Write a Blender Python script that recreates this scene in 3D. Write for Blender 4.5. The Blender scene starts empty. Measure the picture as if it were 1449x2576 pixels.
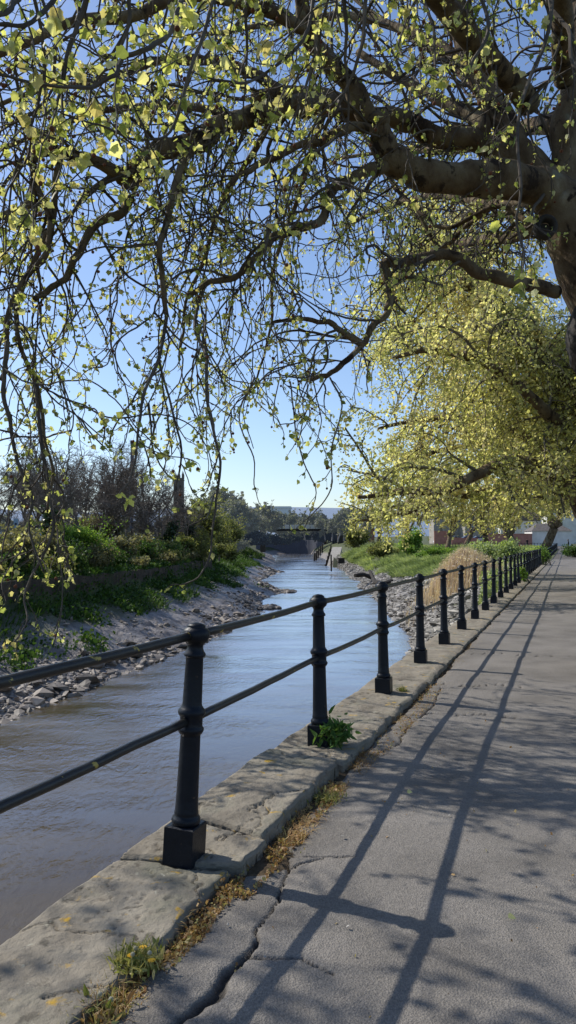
import bpy, math, random
import numpy as np
from mathutils import Vector
rng = np.random.default_rng(7)
random.seed(7)
sc = bpy.context.scene
COL = sc.collection
PI = math.pi
# ---------------------------------------------------------------- camera
F, CX, CY, HZ, EYE = 1900.0, 724.5, 1288.0, 1366.0, 1.55
PITCH = math.atan((HZ - CY) / F)
cp, sp = math.cos(PITCH), math.sin(PITCH)
cam = bpy.data.cameras.new('camera'); cam_o = bpy.data.objects.new('camera', cam); COL.objects.link(cam_o)
cam.sensor_fit = 'VERTICAL'; cam.sensor_height = 36.0; cam.lens = F / 2576 * 36.0
cam.clip_start = 0.05; cam.clip_end = 9000
cam_o.location = (0, 0, EYE); cam_o.rotation_euler = (PI / 2 + PITCH, 0, 0)
sc.camera = cam_o

def P(x, y, Y):
    "world point seen at photo position x,y at distance Y ahead of the viewer"
    u, v = (x - CX) / F, (CY - y) / F
    k = Y / (cp - v * sp)
    return np.array((u * k, Y, EYE + (sp + v * cp) * k))

def proj(p):
    p = np.asarray(p, float)
    d = p - np.array((0, 0, EYE))
    f = d[..., 1] * cp + d[..., 2] * sp
    up = -d[..., 1] * sp + d[..., 2] * cp
    f = np.where(np.abs(f) < 1e-6, 1e-6, f)
    return CX + F * d[..., 0] / f, CY - F * up / f, f

# ---------------------------------------------------------------- noise
_perm = np.random.default_rng(3).random((256, 256))
def vnoise(x, y):
    x = np.asarray(x, float); y = np.asarray(y, float)
    xi = np.floor(x).astype(int); yi = np.floor(y).astype(int)
    fx = x - xi; fy = y - yi
    fx = fx * fx * (3 - 2 * fx); fy = fy * fy * (3 - 2 * fy)
    g = lambda a, b: _perm[a % 256, b % 256]
    return ((g(xi, yi) * (1 - fx) + g(xi + 1, yi) * fx) * (1 - fy) + (g(xi, yi + 1) * (1 - fx) + g(xi + 1, yi + 1) * fx) * fy) * 2 - 1
def fbm(x, y, o=4, gain=.5):
    r = 0; a = 1; t = 0
    for k in range(o):
        r = r + a * vnoise(np.asarray(x) * 2 ** k + 17.3 * k, np.asarray(y) * 2 ** k + 5.1 * k); t += a; a *= gain
    return r / t
def sstep(a, b, x):
    t = np.clip((x - a) / (b - a), 0, 1); return t * t * (3 - 2 * t)

# ---------------------------------------------------------------- mesh helpers
class MB:
    def __init__(s): s.v = []; s.f = []; s.n = 0; s.t = []
    def add(s, v, fs, tint=None):
        v = np.asarray(v, float).reshape(-1, 3)
        for f in fs:
            f = np.asarray(f, int)
            if len(f): s.f.append(f + s.n)
        s.v.append(v); s.n += len(v)
        if tint is None: tint = 0.5
        s.t.append(np.broadcast_to(np.asarray(tint, float), (len(v),)) if np.ndim(tint) < 1 else np.asarray(tint, float))
    def tube(s, pts, rad, k=6, cap=True, tint=None):
        pts = np.asarray(pts, float); n = len(pts)
        rad = np.broadcast_to(np.asarray(rad, float), (n,))
        t = np.gradient(pts, axis=0); t /= np.linalg.norm(t, axis=1)[:, None] + 1e-9
        m = t.mean(0); ref = np.eye(3)[np.argmin(np.abs(m))]
        a = np.cross(t, ref); a /= np.linalg.norm(a, axis=1)[:, None] + 1e-9
        b = np.cross(t, a)
        ang = np.arange(k) * 2 * PI / k
        v = pts[:, None] + rad[:, None, None] * (np.cos(ang)[None, :, None] * a[:, None] + np.sin(ang)[None, :, None] * b[:, None])
        i = np.arange(n - 1)[:, None] * k; j = np.arange(k)[None]; j2 = (j + 1) % k
        q = np.stack([i + j, i + j2, i + k + j2, i + k + j], -1).reshape(-1, 4)
        fs = [q]
        if cap and k > 3:
            fs += [np.arange(k)[None, ::-1], (np.arange(k) + (n - 1) * k)[None]]
        s.add(v.reshape(-1, 3), fs, tint)
    def box(s, c, d, rz=0, tint=None, bev=0.0):
        x, y, z = np.array(d) / 2.0
        V = np.array([(i, j, k) for i in (-x, x) for j in (-y, y) for k in (-z, z)])
        if rz:
            cc, ss = math.cos(rz), math.sin(rz); V = V @ np.array([[cc, ss, 0], [-ss, cc, 0], [0, 0, 1]])
        s.add(V + np.asarray(c, float), [np.array([(0, 1, 3, 2), (4, 6, 7, 5), (0, 4, 5, 1), (2, 3, 7, 6), (0, 2, 6, 4), (1, 5, 7, 3)])], tint)
    def lathe(s, prof, k=20, c=(0, 0, 0), tint=None):
        prof = np.asarray(prof, float); n = len(prof)
        ang = np.arange(k) * 2 * PI / k
        v = np.stack([prof[:, :1] * np.cos(ang)[None], prof[:, :1] * np.sin(ang)[None], np.repeat(prof[:, 1:2], k, 1)], -1).reshape(-1, 3)
        i = np.arange(n - 1)[:, None] * k; j = np.arange(k)[None]; j2 = (j + 1) % k
        q = np.stack([i + j, i + j2, i + k + j2, i + k + j], -1).reshape(-1, 4)
        s.add(v + np.asarray(c, float), [q, np.arange(k)[None, ::-1], (np.arange(k) + (n - 1) * k)[None]], tint)
    def grid(s, V, tint=None):
        V = np.asarray(V, float); n, m = V.shape[:2]
        i = np.arange(n - 1)[:, None] * m; j = np.arange(m - 1)[None]
        q = np.stack([i + j, i + j + 1, i + m + j + 1, i + m + j], -1).reshape(-1, 4)
        s.add(V.reshape(-1, 3), [q], tint)
    def prism(s, poly, c, depth, rz=0):
        "polygon in local x,z pushed along local y"
        poly = np.asarray(poly, float); n = len(poly)
        V = np.concatenate([np.stack([poly[:, 0], np.full(n, -depth / 2), poly[:, 1]], 1), np.stack([poly[:, 0], np.full(n, depth / 2), poly[:, 1]], 1)])
        if rz:
            cc, ss = math.cos(rz), math.sin(rz); V = V @ np.array([[cc, ss, 0], [-ss, cc, 0], [0, 0, 1]])
        i = np.arange(n); i2 = (i + 1) % n
        s.add(V + np.asarray(c, float), [np.stack([i, i2, i2 + n, i + n], 1), i[None, ::-1], (i + n)[None]])

def obj(name, mb, mat, parent=None, smooth=False):
    v = np.concatenate(mb.v) if mb.v else np.zeros((0, 3))
    if parent is not None and parent.get('_abs', False):
        v = v - np.array(parent.location)
    elif parent is not None and parent.parent is not None and parent.parent.get('_abs', False) and parent.type == 'MESH':
        v = v - np.array(parent.parent.location)
    me = bpy.data.meshes.new(name)
    me.vertices.add(len(v)); me.vertices.foreach_set('co', v.astype(np.float32).ravel())
    cnt = np.concatenate([np.full(len(f), f.shape[1]) for f in mb.f]); idx = np.concatenate([f.ravel() for f in mb.f])
    me.loops.add(len(idx)); me.loops.foreach_set('vertex_index', idx.astype(np.int32))
    me.polygons.add(len(cnt)); st = np.concatenate([[0], np.cumsum(cnt)[:-1]])
    me.polygons.foreach_set('loop_start', st.astype(np.int32)); me.polygons.foreach_set('loop_total', cnt.astype(np.int32))
    me.polygons.foreach_set('use_smooth', np.full(len(cnt), smooth))
    me.update(calc_edges=True)
    at = me.attributes.new('tint', 'FLOAT', 'POINT'); at.data.foreach_set('value', np.concatenate(mb.t).astype(np.float32))
    if mat: me.materials.append(mat)
    o = bpy.data.objects.new(name, me); COL.objects.link(o)
    if parent is not None: o.parent = parent
    return o
def tag(o, label=None, cat=None, group=None, kind=None):
    if label: o['label'] = label
    if cat: o['category'] = cat
    if group: o['group'] = group
    if kind: o['kind'] = kind
    return o
def thing(name, label, cat, loc=(0, 0, 0), rz=0, group=None, abs_=True):
    "an Empty at the base of a thing; with abs_ its parts are given in world coordinates"
    o = bpy.data.objects.new(name, None); COL.objects.link(o); o.empty_display_size = .2
    o.location = tuple(float(q) for q in loc); o.rotation_euler = (0, 0, rz)
    if abs_: o['_abs'] = True
    return tag(o, label, cat, group)
def dup(root, loc, rz=0, scale=1.0, label=None, group=None, mats=None):
    r = root.copy(); COL.objects.link(r); r.location = tuple(float(q) for q in loc); r.rotation_euler = (0, 0, rz)
    r.scale = (scale,) * 3 if np.ndim(scale) == 0 else tuple(scale)
    if label: r['label'] = label
    if group: r['group'] = group
    for ch in list(root.children):
        c = ch.copy(); COL.objects.link(c); c.parent = r
        if mats and ch.name.split('.')[0] in mats:
            c.material_slots[0].link = 'OBJECT'; c.material_slots[0].material = mats[ch.name.split('.')[0]]
        for g in list(ch.children):
            d = g.copy(); COL.objects.link(d); d.parent = c
    return r

# ---------------------------------------------------------------- materials
def _new(name):
    m = bpy.data.materials.new(name); m.use_nodes = True; nt = m.node_tree
    for n in list(nt.nodes): nt.nodes.remove(n)
    return m, nt, nt.nodes, nt.links
def ramp(N, stops):
    r = N.new('ShaderNodeValToRGB'); e = r.color_ramp.elements
    while len(e) < len(stops): e.new(0.5)
    for q, (p, c) in zip(e, stops): q.position = p; q.color = (*c, 1)
    return r
def coords(N, L, scale=(1, 1, 1), kind='Object'):
    tc = N.new('ShaderNodeTexCoord'); mp = N.new('ShaderNodeMapping'); mp.inputs['Scale'].default_value = scale
    L.new(tc.outputs[kind], mp.inputs['Vector']); return mp.outputs['Vector']
def noise(N, L, vec, s, d=5, rough=.55, dist=0):
    n = N.new('ShaderNodeTexNoise'); n.inputs['Scale'].default_value = s; n.inputs['Detail'].default_value = d
    n.inputs['Roughness'].default_value = rough; n.inputs['Distortion'].default_value = dist
    L.new(vec, n.inputs['Vector']); return n.outputs['Fac']
def surf(name, stops, scale=4.0, rough=.85, bump=.3, bscale=None, bdist=.01, spec=.3, stretch=(1, 1, 1), metallic=0, extra=None, tint=None, tintmul=0.0):
    "mottled solid surface: noise colour ramp + finer noise bump; extra = list of (noise scale, lo, hi, colour)"
    m, nt, N, L = _new(name)
    out = N.new('ShaderNodeOutputMaterial'); b = N.new('ShaderNodeBsdfPrincipled'); L.new(b.outputs[0], out.inputs[0])
    v = coords(N, L, stretch)
    f = noise(N, L, v, scale, 8, .62); r = ramp(N, stops); L.new(f, r.inputs[0]); c = r.outputs[0]
    for (es, lo, hi, col) in (extra or []):
        g = noise(N, L, v, es, 6, .6, .4); rr = ramp(N, [(lo, (0, 0, 0)), (hi, (1, 1, 1))]); L.new(g, rr.inputs[0])
        mx = N.new('ShaderNodeMix'); mx.data_type = 'RGBA'; L.new(rr.outputs[0], mx.inputs[0]); L.new(c, mx.inputs[6]); mx.inputs[7].default_value = (*col, 1); c = mx.outputs[2]
    if tintmul:
        a = N.new('ShaderNodeAttribute'); a.attribute_name = 'tint'
        mr = N.new('ShaderNodeMapRange'); mr.inputs[3].default_value = 1 - tintmul; mr.inputs[4].default_value = 1 + tintmul; L.new(a.outputs['Fac'], mr.inputs[0])
        mx = N.new('ShaderNodeMix'); mx.data_type = 'RGBA'; mx.blend_type = 'MULTIPLY'; mx.inputs[0].default_value = 1
        L.new(c, mx.inputs[6]); L.new(mr.outputs[0], mx.inputs[7]); c = mx.outputs[2]
    L.new(c, b.inputs['Base Color']); b.inputs['Roughness'].default_value = rough; b.inputs['Specular IOR Level'].default_value = spec; b.inputs['Metallic'].default_value = metallic
    if bump:
        g = noise(N, L, v, bscale or scale * 6, 6, .65); bp = N.new('ShaderNodeBump'); bp.inputs['Strength'].default_value = bump; bp.inputs['Distance'].default_value = bdist
        L.new(g, bp.inputs['Height']); L.new(bp.outputs[0], b.inputs['Normal'])
    return m
def leafmat(name, stops, trans=.45, tcol=1.6, rough=.55, spec=.25, var=3.0):
    "leaf: colour by the tint each leaf carries, half of the light passing through"
    m, nt, N, L = _new(name)
    out = N.new('ShaderNodeOutputMaterial'); b = N.new('ShaderNodeBsdfPrincipled'); t = N.new('ShaderNodeBsdfTranslucent'); mx = N.new('ShaderNodeMixShader')
    a = N.new('ShaderNodeAttribute'); a.attribute_name = 'tint'
    r = ramp(N, stops); L.new(a.outputs['Fac'], r.inputs[0])
    v = coords(N, L); f = noise(N, L, v, var, 3); mr = N.new('ShaderNodeMapRange'); mr.inputs[1].default_value = .3; mr.inputs[2].default_value = .7; mr.inputs[3].default_value = .7; mr.inputs[4].default_value = 1.3; L.new(f, mr.inputs[0])
    mm = N.new('ShaderNodeMix'); mm.data_type = 'RGBA'; mm.blend_type = 'MULTIPLY'; mm.inputs[0].default_value = 1; L.new(r.outputs[0], mm.inputs[6]); L.new(mr.outputs[0], mm.inputs[7])
    L.new(mm.outputs[2], b.inputs['Base Color'])
    g = N.new('ShaderNodeMix'); g.data_type = 'RGBA'; g.blend_type = 'MULTIPLY'; g.inputs[0].default_value = 1; L.new(mm.outputs[2], g.inputs[6]); g.inputs[7].default_value = (tcol, tcol, tcol * .55, 1); L.new(g.outputs[2], t.inputs['Color'])
    b.inputs['Roughness'].default_value = rough; b.inputs['Specular IOR Level'].default_value = spec
    mx.inputs[0].default_value = trans; L.new(b.outputs[0], mx.inputs[1]); L.new(t.outputs[0], mx.inputs[2]); L.new(mx.outputs[0], out.inputs[0])
    return m
def hazy(m, col, s):  # adds a faint coloured glow to a material, imitating aerial haze
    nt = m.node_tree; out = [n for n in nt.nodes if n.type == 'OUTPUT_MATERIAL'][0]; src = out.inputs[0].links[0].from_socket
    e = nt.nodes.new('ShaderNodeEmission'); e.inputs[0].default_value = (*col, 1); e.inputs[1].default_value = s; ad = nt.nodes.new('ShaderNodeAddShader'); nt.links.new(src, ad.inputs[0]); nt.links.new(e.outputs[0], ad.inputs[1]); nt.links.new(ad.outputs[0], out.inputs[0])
def plain(name, col, rough=.5, spec=.4, metallic=0, bump=0.08, bscale=60):
    c = np.array(col); return surf(name, [(.35, tuple(c * .85)), (.65, tuple(np.minimum(c * 1.1, 1)))], 9, rough, bump, bscale, .003, spec, metallic=metallic)

M = {}
# asphalt: aggregate grain
def asphalt():
    m, nt, N, L = _new('asphalt')
    out = N.new('ShaderNodeOutputMaterial'); b = N.new('ShaderNodeBsdfPrincipled'); L.new(b.outputs[0], out.inputs[0])
    v = coords(N, L)
    big = noise(N, L, v, 1.3, 6, .6); fine = noise(N, L, v, 95, 3, .7)
    vo = N.new('ShaderNodeTexVoronoi'); vo.inputs['Scale'].default_value = 130; L.new(v, vo.inputs['Vector'])
    r = ramp(N, [(.28, (.115, .104, .09)), (.5, (.185, .168, .146)), (.72, (.235, .214, .188))]); L.new(big, r.inputs[0])
    r2 = ramp(N, [(.32, (.62, .62, .62)), (.66, (1.2, 1.18, 1.16))]); L.new(fine, r2.inputs[0])
    mx = N.new('ShaderNodeMix'); mx.data_type = 'RGBA'; mx.blend_type = 'MULTIPLY'; mx.inputs[0].default_value = 1
    L.new(r.outputs[0], mx.inputs[6]); L.new(r2.outputs[0], mx.inputs[7])
    a = N.new('ShaderNodeAttribute'); a.attribute_name = 'tint'
    mx2 = N.new('ShaderNodeMix'); mx2.data_type = 'RGBA'; L.new(a.outputs['Fac'], mx2.inputs[0]); mx2.inputs[6].default_value = (.028, .024, .02, 1); L.new(mx.outputs[2], mx2.inputs[7])
    L.new(mx2.outputs[2], b.inputs['Base Color']); b.inputs['Roughness'].default_value = .82; b.inputs['Specular IOR Level'].default_value = .35
    bp = N.new('ShaderNodeBump'); bp.inputs['Strength'].default_value = .6; bp.inputs['Distance'].default_value = .006
    ad = N.new('ShaderNodeMath'); ad.operation = 'ADD'; L.new(fine, ad.inputs[0]); L.new(vo.outputs['Distance'], ad.inputs[1]); L.new(ad.outputs[0], bp.inputs['Height']); L.new(bp.outputs[0], b.inputs['Normal'])
    return m
M['asphalt'] = asphalt()
def water():
    m, nt, N, L = _new('river_water')
    out = N.new('ShaderNodeOutputMaterial'); df = N.new('ShaderNodeBsdfDiffuse'); gl = N.new('ShaderNodeBsdfGlossy'); mx = N.new('ShaderNodeMixShader')
    v1 = coords(N, L, (1.0, .5, 1)); v2 = coords(N, L, (.8, .8, 1)); v3 = coords(N, L, (.10, .30, 1))
    n1 = noise(N, L, v1, 5.5, 4, .6, .6); n2 = noise(N, L, v2, 1.1, 4, .55, .8); n3 = noise(N, L, v3, 1.0, 5, .6, .3)
    r = ramp(N, [(.35, (.062, .042, .012)), (.7, (.095, .067, .024))]); L.new(n3, r.inputs[0]); L.new(r.outputs[0], df.inputs[0])
    rr = N.new('ShaderNodeMapRange'); rr.inputs[1].default_value = .38; rr.inputs[2].default_value = .62; rr.inputs[3].default_value = .10; rr.inputs[4].default_value = .26; L.new(n3, rr.inputs[0]); L.new(rr.outputs[0], gl.inputs['Roughness'])
    gl.inputs['Color'].default_value = (.96, .97, 1, 1)
    a = N.new('ShaderNodeMath'); a.operation = 'MULTIPLY_ADD'; L.new(n2, a.inputs[0]); a.inputs[1].default_value = 1.6; L.new(n1, a.inputs[2])
    bp = N.new('ShaderNodeBump'); bp.inputs['Strength'].default_value = 1.0; bp.inputs['Distance'].default_value = .034; n4 = noise(N, L, v3, 2.2, 3, .5); ms = N.new('ShaderNodeMapRange'); ms.inputs[1].default_value = .4; ms.inputs[2].default_value = .62; ms.inputs[3].default_value = .25; ms.inputs[4].default_value = 1.0; L.new(n4, ms.inputs[0]); L.new(ms.outputs[0], bp.inputs['Strength']); L.new(a.outputs[0], bp.inputs['Height']); L.new(bp.outputs[0], gl.inputs['Normal']); L.new(bp.outputs[0], df.inputs['Normal'])
    lw = N.new('ShaderNodeLayerWeight'); lw.inputs['Blend'].default_value = .5
    fr = ramp(N, [(.0, (.03,) * 3), (.35, (.07,) * 3), (.6, (.12,) * 3), (.74, (.34,) * 3), (.84, (.68,) * 3), (.93, (.90,) * 3)]); L.new(lw.outputs['Facing'], fr.inputs[0]); L.new(fr.outputs[0], mx.inputs[0])
    L.new(df.outputs[0], mx.inputs[1]); L.new(gl.outputs[0], mx.inputs[2]); L.new(mx.outputs[0], out.inputs[0])
    return m
M['water'] = water()
M['iron'] = surf('black_painted_iron', [(.3, (.004, .006, .010)), (.7, (.009, .012, .018))], 7, .40, .5, 38, .006, .22, extra=[(7, .655, .675, (.26, .24, .18)), (19, .66, .70, (.07, .045, .03))])
M['rail'] = surf('worn_black_rail', [(.3, (.006, .006, .008)), (.7, (.02, .019, .017))], 7, .4, .4, 50, .004, .5, extra=[(6, .63, .70, (.12, .095, .065)), (11, .655, .68, (.40, .30, .06))])
M['stone'] = surf('kerb_sandstone', [(.28, (.145, .124, .095)), (.5, (.235, .205, .158)), (.75, (.295, .262, .205))], 3.2, .92, 1.0, 30, .014, .2, stretch=(1, 1, 2.5), extra=[(2.2, .52, .66, (.17, .16, .12)), (9, .60, .66, (.12, .105, .08)), (7.5, .63, .70, (.42, .26, .04)), (11, .66, .72, (.38, .36, .28))])
M['wallstone'] = surf('river_wall_stone', [(.3, (.04, .033, .026)), (.55, (.08, .066, .05)), (.8, (.125, .105, .08))], 1.7, .92, .9, 9, .06, .2, extra=[(.6, .55, .68, (.05, .07, .03))])
M['mud'] = surf('river_mud', [(.3, (.085, .078, .077)), (.55, (.15, .138, .132)), (.75, (.215, .2, .19))], .9, .5, .7, 6, .06, .5, extra=[(.35, .55, .68, (.17, .145, .115))])
M['earth'] = surf('ground_earth', [(.3, (.05, .05, .022)), (.6, (.09, .095, .035)), (.8, (.14, .125, .06))], .5, .95, .6, 8, .05, .1)
M['soil'] = surf('joint_soil', [(.3, (.05, .038, .025)), (.6, (.13, .095, .06)), (.8, (.24, .18, .11))], 30, .95, 1.0, 120, .01, .1)
M['rock'] = surf('bank_rock', [(.3, (.14, .13, .12)), (.5, (.25, .235, .21)), (.75, (.37, .345, .30))], 2.0, .85, .6, 12, .02, .3, tintmul=.55)
M['rockdark'] = surf('wet_bank_rock', [(.3, (.10, .082, .066)), (.5, (.21, .178, .145)), (.75, (.36, .31, .25))], 2.0, .65, .6, 12, .02, .4, tintmul=.6)
M['bark'] = surf('plane_bark', [(.28, (.05, .034, .022)), (.45, (.125, .088, .053)), (.6, (.19, .148, .092)), (.75, (.30, .26, .18))], 3.4, .9, 1.0, 16, .035, .15, stretch=(1, 1, .6), extra=[(5, .56, .62, (.04, .028, .02)), (3.2, .62, .67, (.19, .175, .12))])
M['twig'] = surf('plane_twig', [(.3, (.045, .035, .026)), (.6, (.11, .09, .07)), (.8, (.22, .19, .15))], 3, .8, .3, 60, .003, .25)
M['twig2'] = surf('far_plane_twig', [(.3, (.06, .05, .036)), (.7, (.20, .17, .13))], 2, .85, 0)
M['baretwig'] = surf('bare_tree_bark', [(.3, (.10, .08, .065)), (.6, (.20, .165, .135)), (.8, (.31, .27, .23))], 1.0, .9, 0)
M['hazetwig'] = surf('distant_tree_bark', [(.3, (.13, .12, .12)), (.7, (.20, .185, .18))], .4, .95, 0)
G = lambda *c: [(i / (len(c) - 1), k) for i, k in enumerate(c)]
M['leaf'] = leafmat('plane_leaf', G((.14, .18, .06), (.32, .35, .11), (.48, .49, .18), (.64, .62, .36), (.48, .40, .2)), .56, 1.55)
M['leafpale'] = leafmat('plane_leaf_massed', G((.25, .26, .12), (.42, .42, .19), (.54, .52, .26), (.68, .64, .40), (.54, .45, .28)), .58, 1.5)
M['leaf_far'] = leafmat('far_plane_leaf', G((.28, .27, .12), (.42, .38, .17), (.52, .46, .24), (.58, .5, .3)), .52, 1.45)
M['ivy'] = leafmat('ivy_leaf', G((.012, .03, .01), (.03, .065, .018), (.055, .10, .03)), .2, 1.2, .35, .5)
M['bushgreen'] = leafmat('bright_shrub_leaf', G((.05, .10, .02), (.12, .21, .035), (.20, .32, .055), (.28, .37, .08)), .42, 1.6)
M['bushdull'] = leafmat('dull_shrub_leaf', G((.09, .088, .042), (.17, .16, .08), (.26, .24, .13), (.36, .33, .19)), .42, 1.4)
M['willow'] = leafmat('young_willow_leaf', G((.07, .085, .03), (.15, .165, .055), (.23, .245, .08), (.3, .29, .12)), .4, 1.4)
M['haze'] = leafmat('distant_foliage', G((.09, .10, .09), (.13, .14, .115), (.175, .175, .14), (.22, .205, .175)), .4, 1.4)
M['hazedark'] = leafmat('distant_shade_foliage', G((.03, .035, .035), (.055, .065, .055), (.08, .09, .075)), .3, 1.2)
M['bankveg'] = leafmat('bank_weed', G((.02, .05, .012), (.05, .105, .02), (.085, .15, .03), (.15, .19, .05)), .3, 1.4)
M['grass'] = leafmat('bank_grass', G((.10, .14, .06), (.19, .25, .11), (.29, .35, .17), (.38, .43, .24), (.38, .48, .10)), .42, 1.4)
M['reed'] = leafmat('dry_reed', G((.42, .31, .25), (.56, .44, .37), (.66, .55, .47), (.72, .63, .56)), .4, 1.3)
M['dry'] = leafmat('dry_grass', G((.22, .11, .04), (.36, .21, .09), (.48, .33, .16), (.36, .34, .12), (.2, .24, .06)), .3, 1.2)
M['weed'] = leafmat('weed_leaf', G((.12, .15, .04), (.24, .25, .08), (.36, .34, .13), (.50, .42, .20)), .35, 1.3)
M['nettle'] = leafmat('nettle_leaf', G((.035, .085, .018), (.08, .16, .035), (.14, .24, .055)), .35, 1.4)
M['seed'] = surf('seed_ball', [(.3, (.09, .035, .018)), (.7, (.20, .075, .035))], 40, .95, .5, 90, .004)
M['brick'] = surf('red_brick_render', [(.3, (.34, .15, .10)), (.7, (.47, .24, .18))], 1.2, .9, .3, 12, .02, extra=[(.7, .6, .7, (.40, .26, .2))])
M['white'] = surf('white_render', [(.3, (.62, .6, .54)), (.7, (.8, .78, .72))], .6, .9, .15, 8, .02)
M['slate'] = surf('roof_slate', [(.3, (.10, .085, .075)), (.7, (.17, .15, .135))], 2, .85, .4, 14, .03)
M['glass'] = plain('window_glass', (.03, .04, .05), .08, .6, bump=0)
M['bendwall'] = surf('far_dark_wall', [(.3, (.02, .022, .03)), (.7, (.05, .05, .06))], .3, .9, .3, 2, .1)
M['concrete'] = surf('weathered_concrete', [(.3, (.24, .22, .19)), (.7, (.40, .37, .32))], 1.5, .9, .4, 10, .03)
M['timber'] = surf('dark_wet_timber', [(.3, (.018, .015, .012)), (.7, (.05, .042, .034))], 4, .8, .6, 20, .02)
M['paletimber'] = surf('pale_board', [(.3, (.34, .29, .14)), (.7, (.48, .42, .24))], 3, .8, .3, 20, .01)
M['red'] = plain('red_plastic', (.65, .025, .02), .45)
M['darkcloth'] = plain('dark_clothing', (.015, .017, .022), .9, .2)
M['skin'] = plain('skin', (.42, .25, .18), .6)
M['black'] = plain('black_rubber', (.015, .015, .016), .8)
M['hills'] = surf('distant_hill', [(.3, (.17, .22, .30)), (.7, (.21, .26, .33))], .004, 1, 0)  # blue of the distance haze is put into the hill colour
M['tower'] = surf('tower_stone', [(.3, (.12, .10, .085)), (.7, (.19, .16, .135))], .3, .95, .3, 2, .1)
M['mast'] = plain('dark_blue_steel', (.05, .06, .10), .5)
M['farwhite'] = plain('distant_white_cladding', (.7, .72, .74), .7)
M['parapet'] = plain('pale_parapet', (.62, .58, .50), .8)
M['lamp'] = plain('frosted_globe', (.8, .8, .78), .3)
M['sign'] = plain('pale_blue_sign', (.35, .48, .62), .4)
M['yellow'] = plain('dandelion_petal', (.75, .42, .01), .7)
M['puff'] = plain('seed_head', (.34, .31, .22), .95)
# ---------------------------------------------------------------- the lie of the land
RA = math.radians(20.3); DX, DY = math.sin(RA), math.cos(RA)      # railing direction
O1 = np.array((-0.50, 3.70))                                      # foot of the nearest post
def UW(u, w):
    "path coordinates: u along the railing, w to its right"
    u = np.asarray(u, float); w = np.asarray(w, float)
    return O1[0] + u * DX + w * DY, O1[1] + u * DY - w * DX
def toUW(x, y):
    a, b = x - O1[0], y - O1[1]; return a * DX + b * DY, a * DY - b * DX
def RX(Y): return O1[0] + (np.asarray(Y, float) - O1[1]) * DX / DY
_ly = [-60, 5, 25, 42, 52, 68, 79, 94, 108, 122, 157, 191, 234, 300, 383, 420, 600, 1500]
_lx = [-27, -14.2, -9.65, -5.7, -4.0, -2.1, -2.9, -.3, -2.8, -4.2, -1.8, -5.7, -3.2, -5, -8, 2, 10, 10]
_ry = [-60, 20, 40, 46, 67, 88, 108, 116, 125, 170, 200, 230, 300, 420, 600, 1500]
_rx = [-14, 2.0, 6.4, 7.7, 8.9, 9.8, 9.7, 11.8, 10.6, 12.3, 11.0, 13, 14, 12, 10.5, 10.5]
def XL(Y): return np.interp(Y, _ly, _lx) + .35 * vnoise(np.asarray(Y) * .35, 3.3)
def XR(Y): return np.interp(Y, _ry, _rx) + .35 * vnoise(np.asarray(Y) * .33, 9.3)
def RXE(Y):
    Y = np.asarray(Y, float); k = sstep(138, 165, Y); return RX(Y) * (1 - k) + (XR(Y) + 14) * k - .24
WZ = -4.5
def topz(Y): return np.interp(Y, [0, 20, 30, 36, 42, 55, 80, 100, 120, 180, 400], [-5.2, -4.8, -2.8, -1.7, -1.1, -.55, -.2, .2, .6, 1.1, 2.5])
def groundz(Y): return np.interp(Y, [-100, 70, 185, 420, 1500], [0, 0, .8, 3, 12])
def zleft(s, Y):
    "height at s metres left of the left waterline"
    wall = sstep(30, 38, Y) * (1 - sstep(84, 92, Y))
    z = np.interp(s, [0, 1, 3, 5.5, 7.2, 7.45, 8, 11, 14, 18, 30, 60, 200, 900], [-4.62, -4.25, -3.5, -2.5, -1.75, -.6, -.45, .2, .8, 1.2, 1.5, 2, 5, 20])
    z2 = np.interp(s, [0, 1, 3, 5.5, 7.2, 7.45, 8, 11, 14, 18, 30, 60, 200, 900], [-4.62, -4.3, -3.6, -2.7, -1.95, -1.8, -1.5, -.2, .6, 1.2, 1.6, 2.5, 6, 20])
    z = z * wall + z2 * (1 - wall)
    X = XL(Y) - s
    return z + sstep(.2, 2, s) * (.22 * fbm(X * .5, Y * .5, 4) + .34 * np.abs(fbm(X * .7 + Y * .5, Y * 1.1, 4)) * (s < 7) + .10 * fbm(X * 2.1, Y * 2.1, 3)) * (1 - .6 * sstep(7, 8, s) * wall)
def zright(t, Y):
    X = XR(Y) + t * (RXE(Y) - XR(Y))
    t = np.clip(t, 0, 1)
    sh = np.interp(t, [0, .05, .12, .3, .5, .75, 1], [0, .16, .38, .64, .82, .95, 1])
    return -4.62 + (topz(Y) + 4.62) * sh + sstep(.02, .2, t) * (.25 * fbm(X * .4, Y * .4, 4) + .06 * fbm(X * 2, Y * 2, 3))
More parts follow.
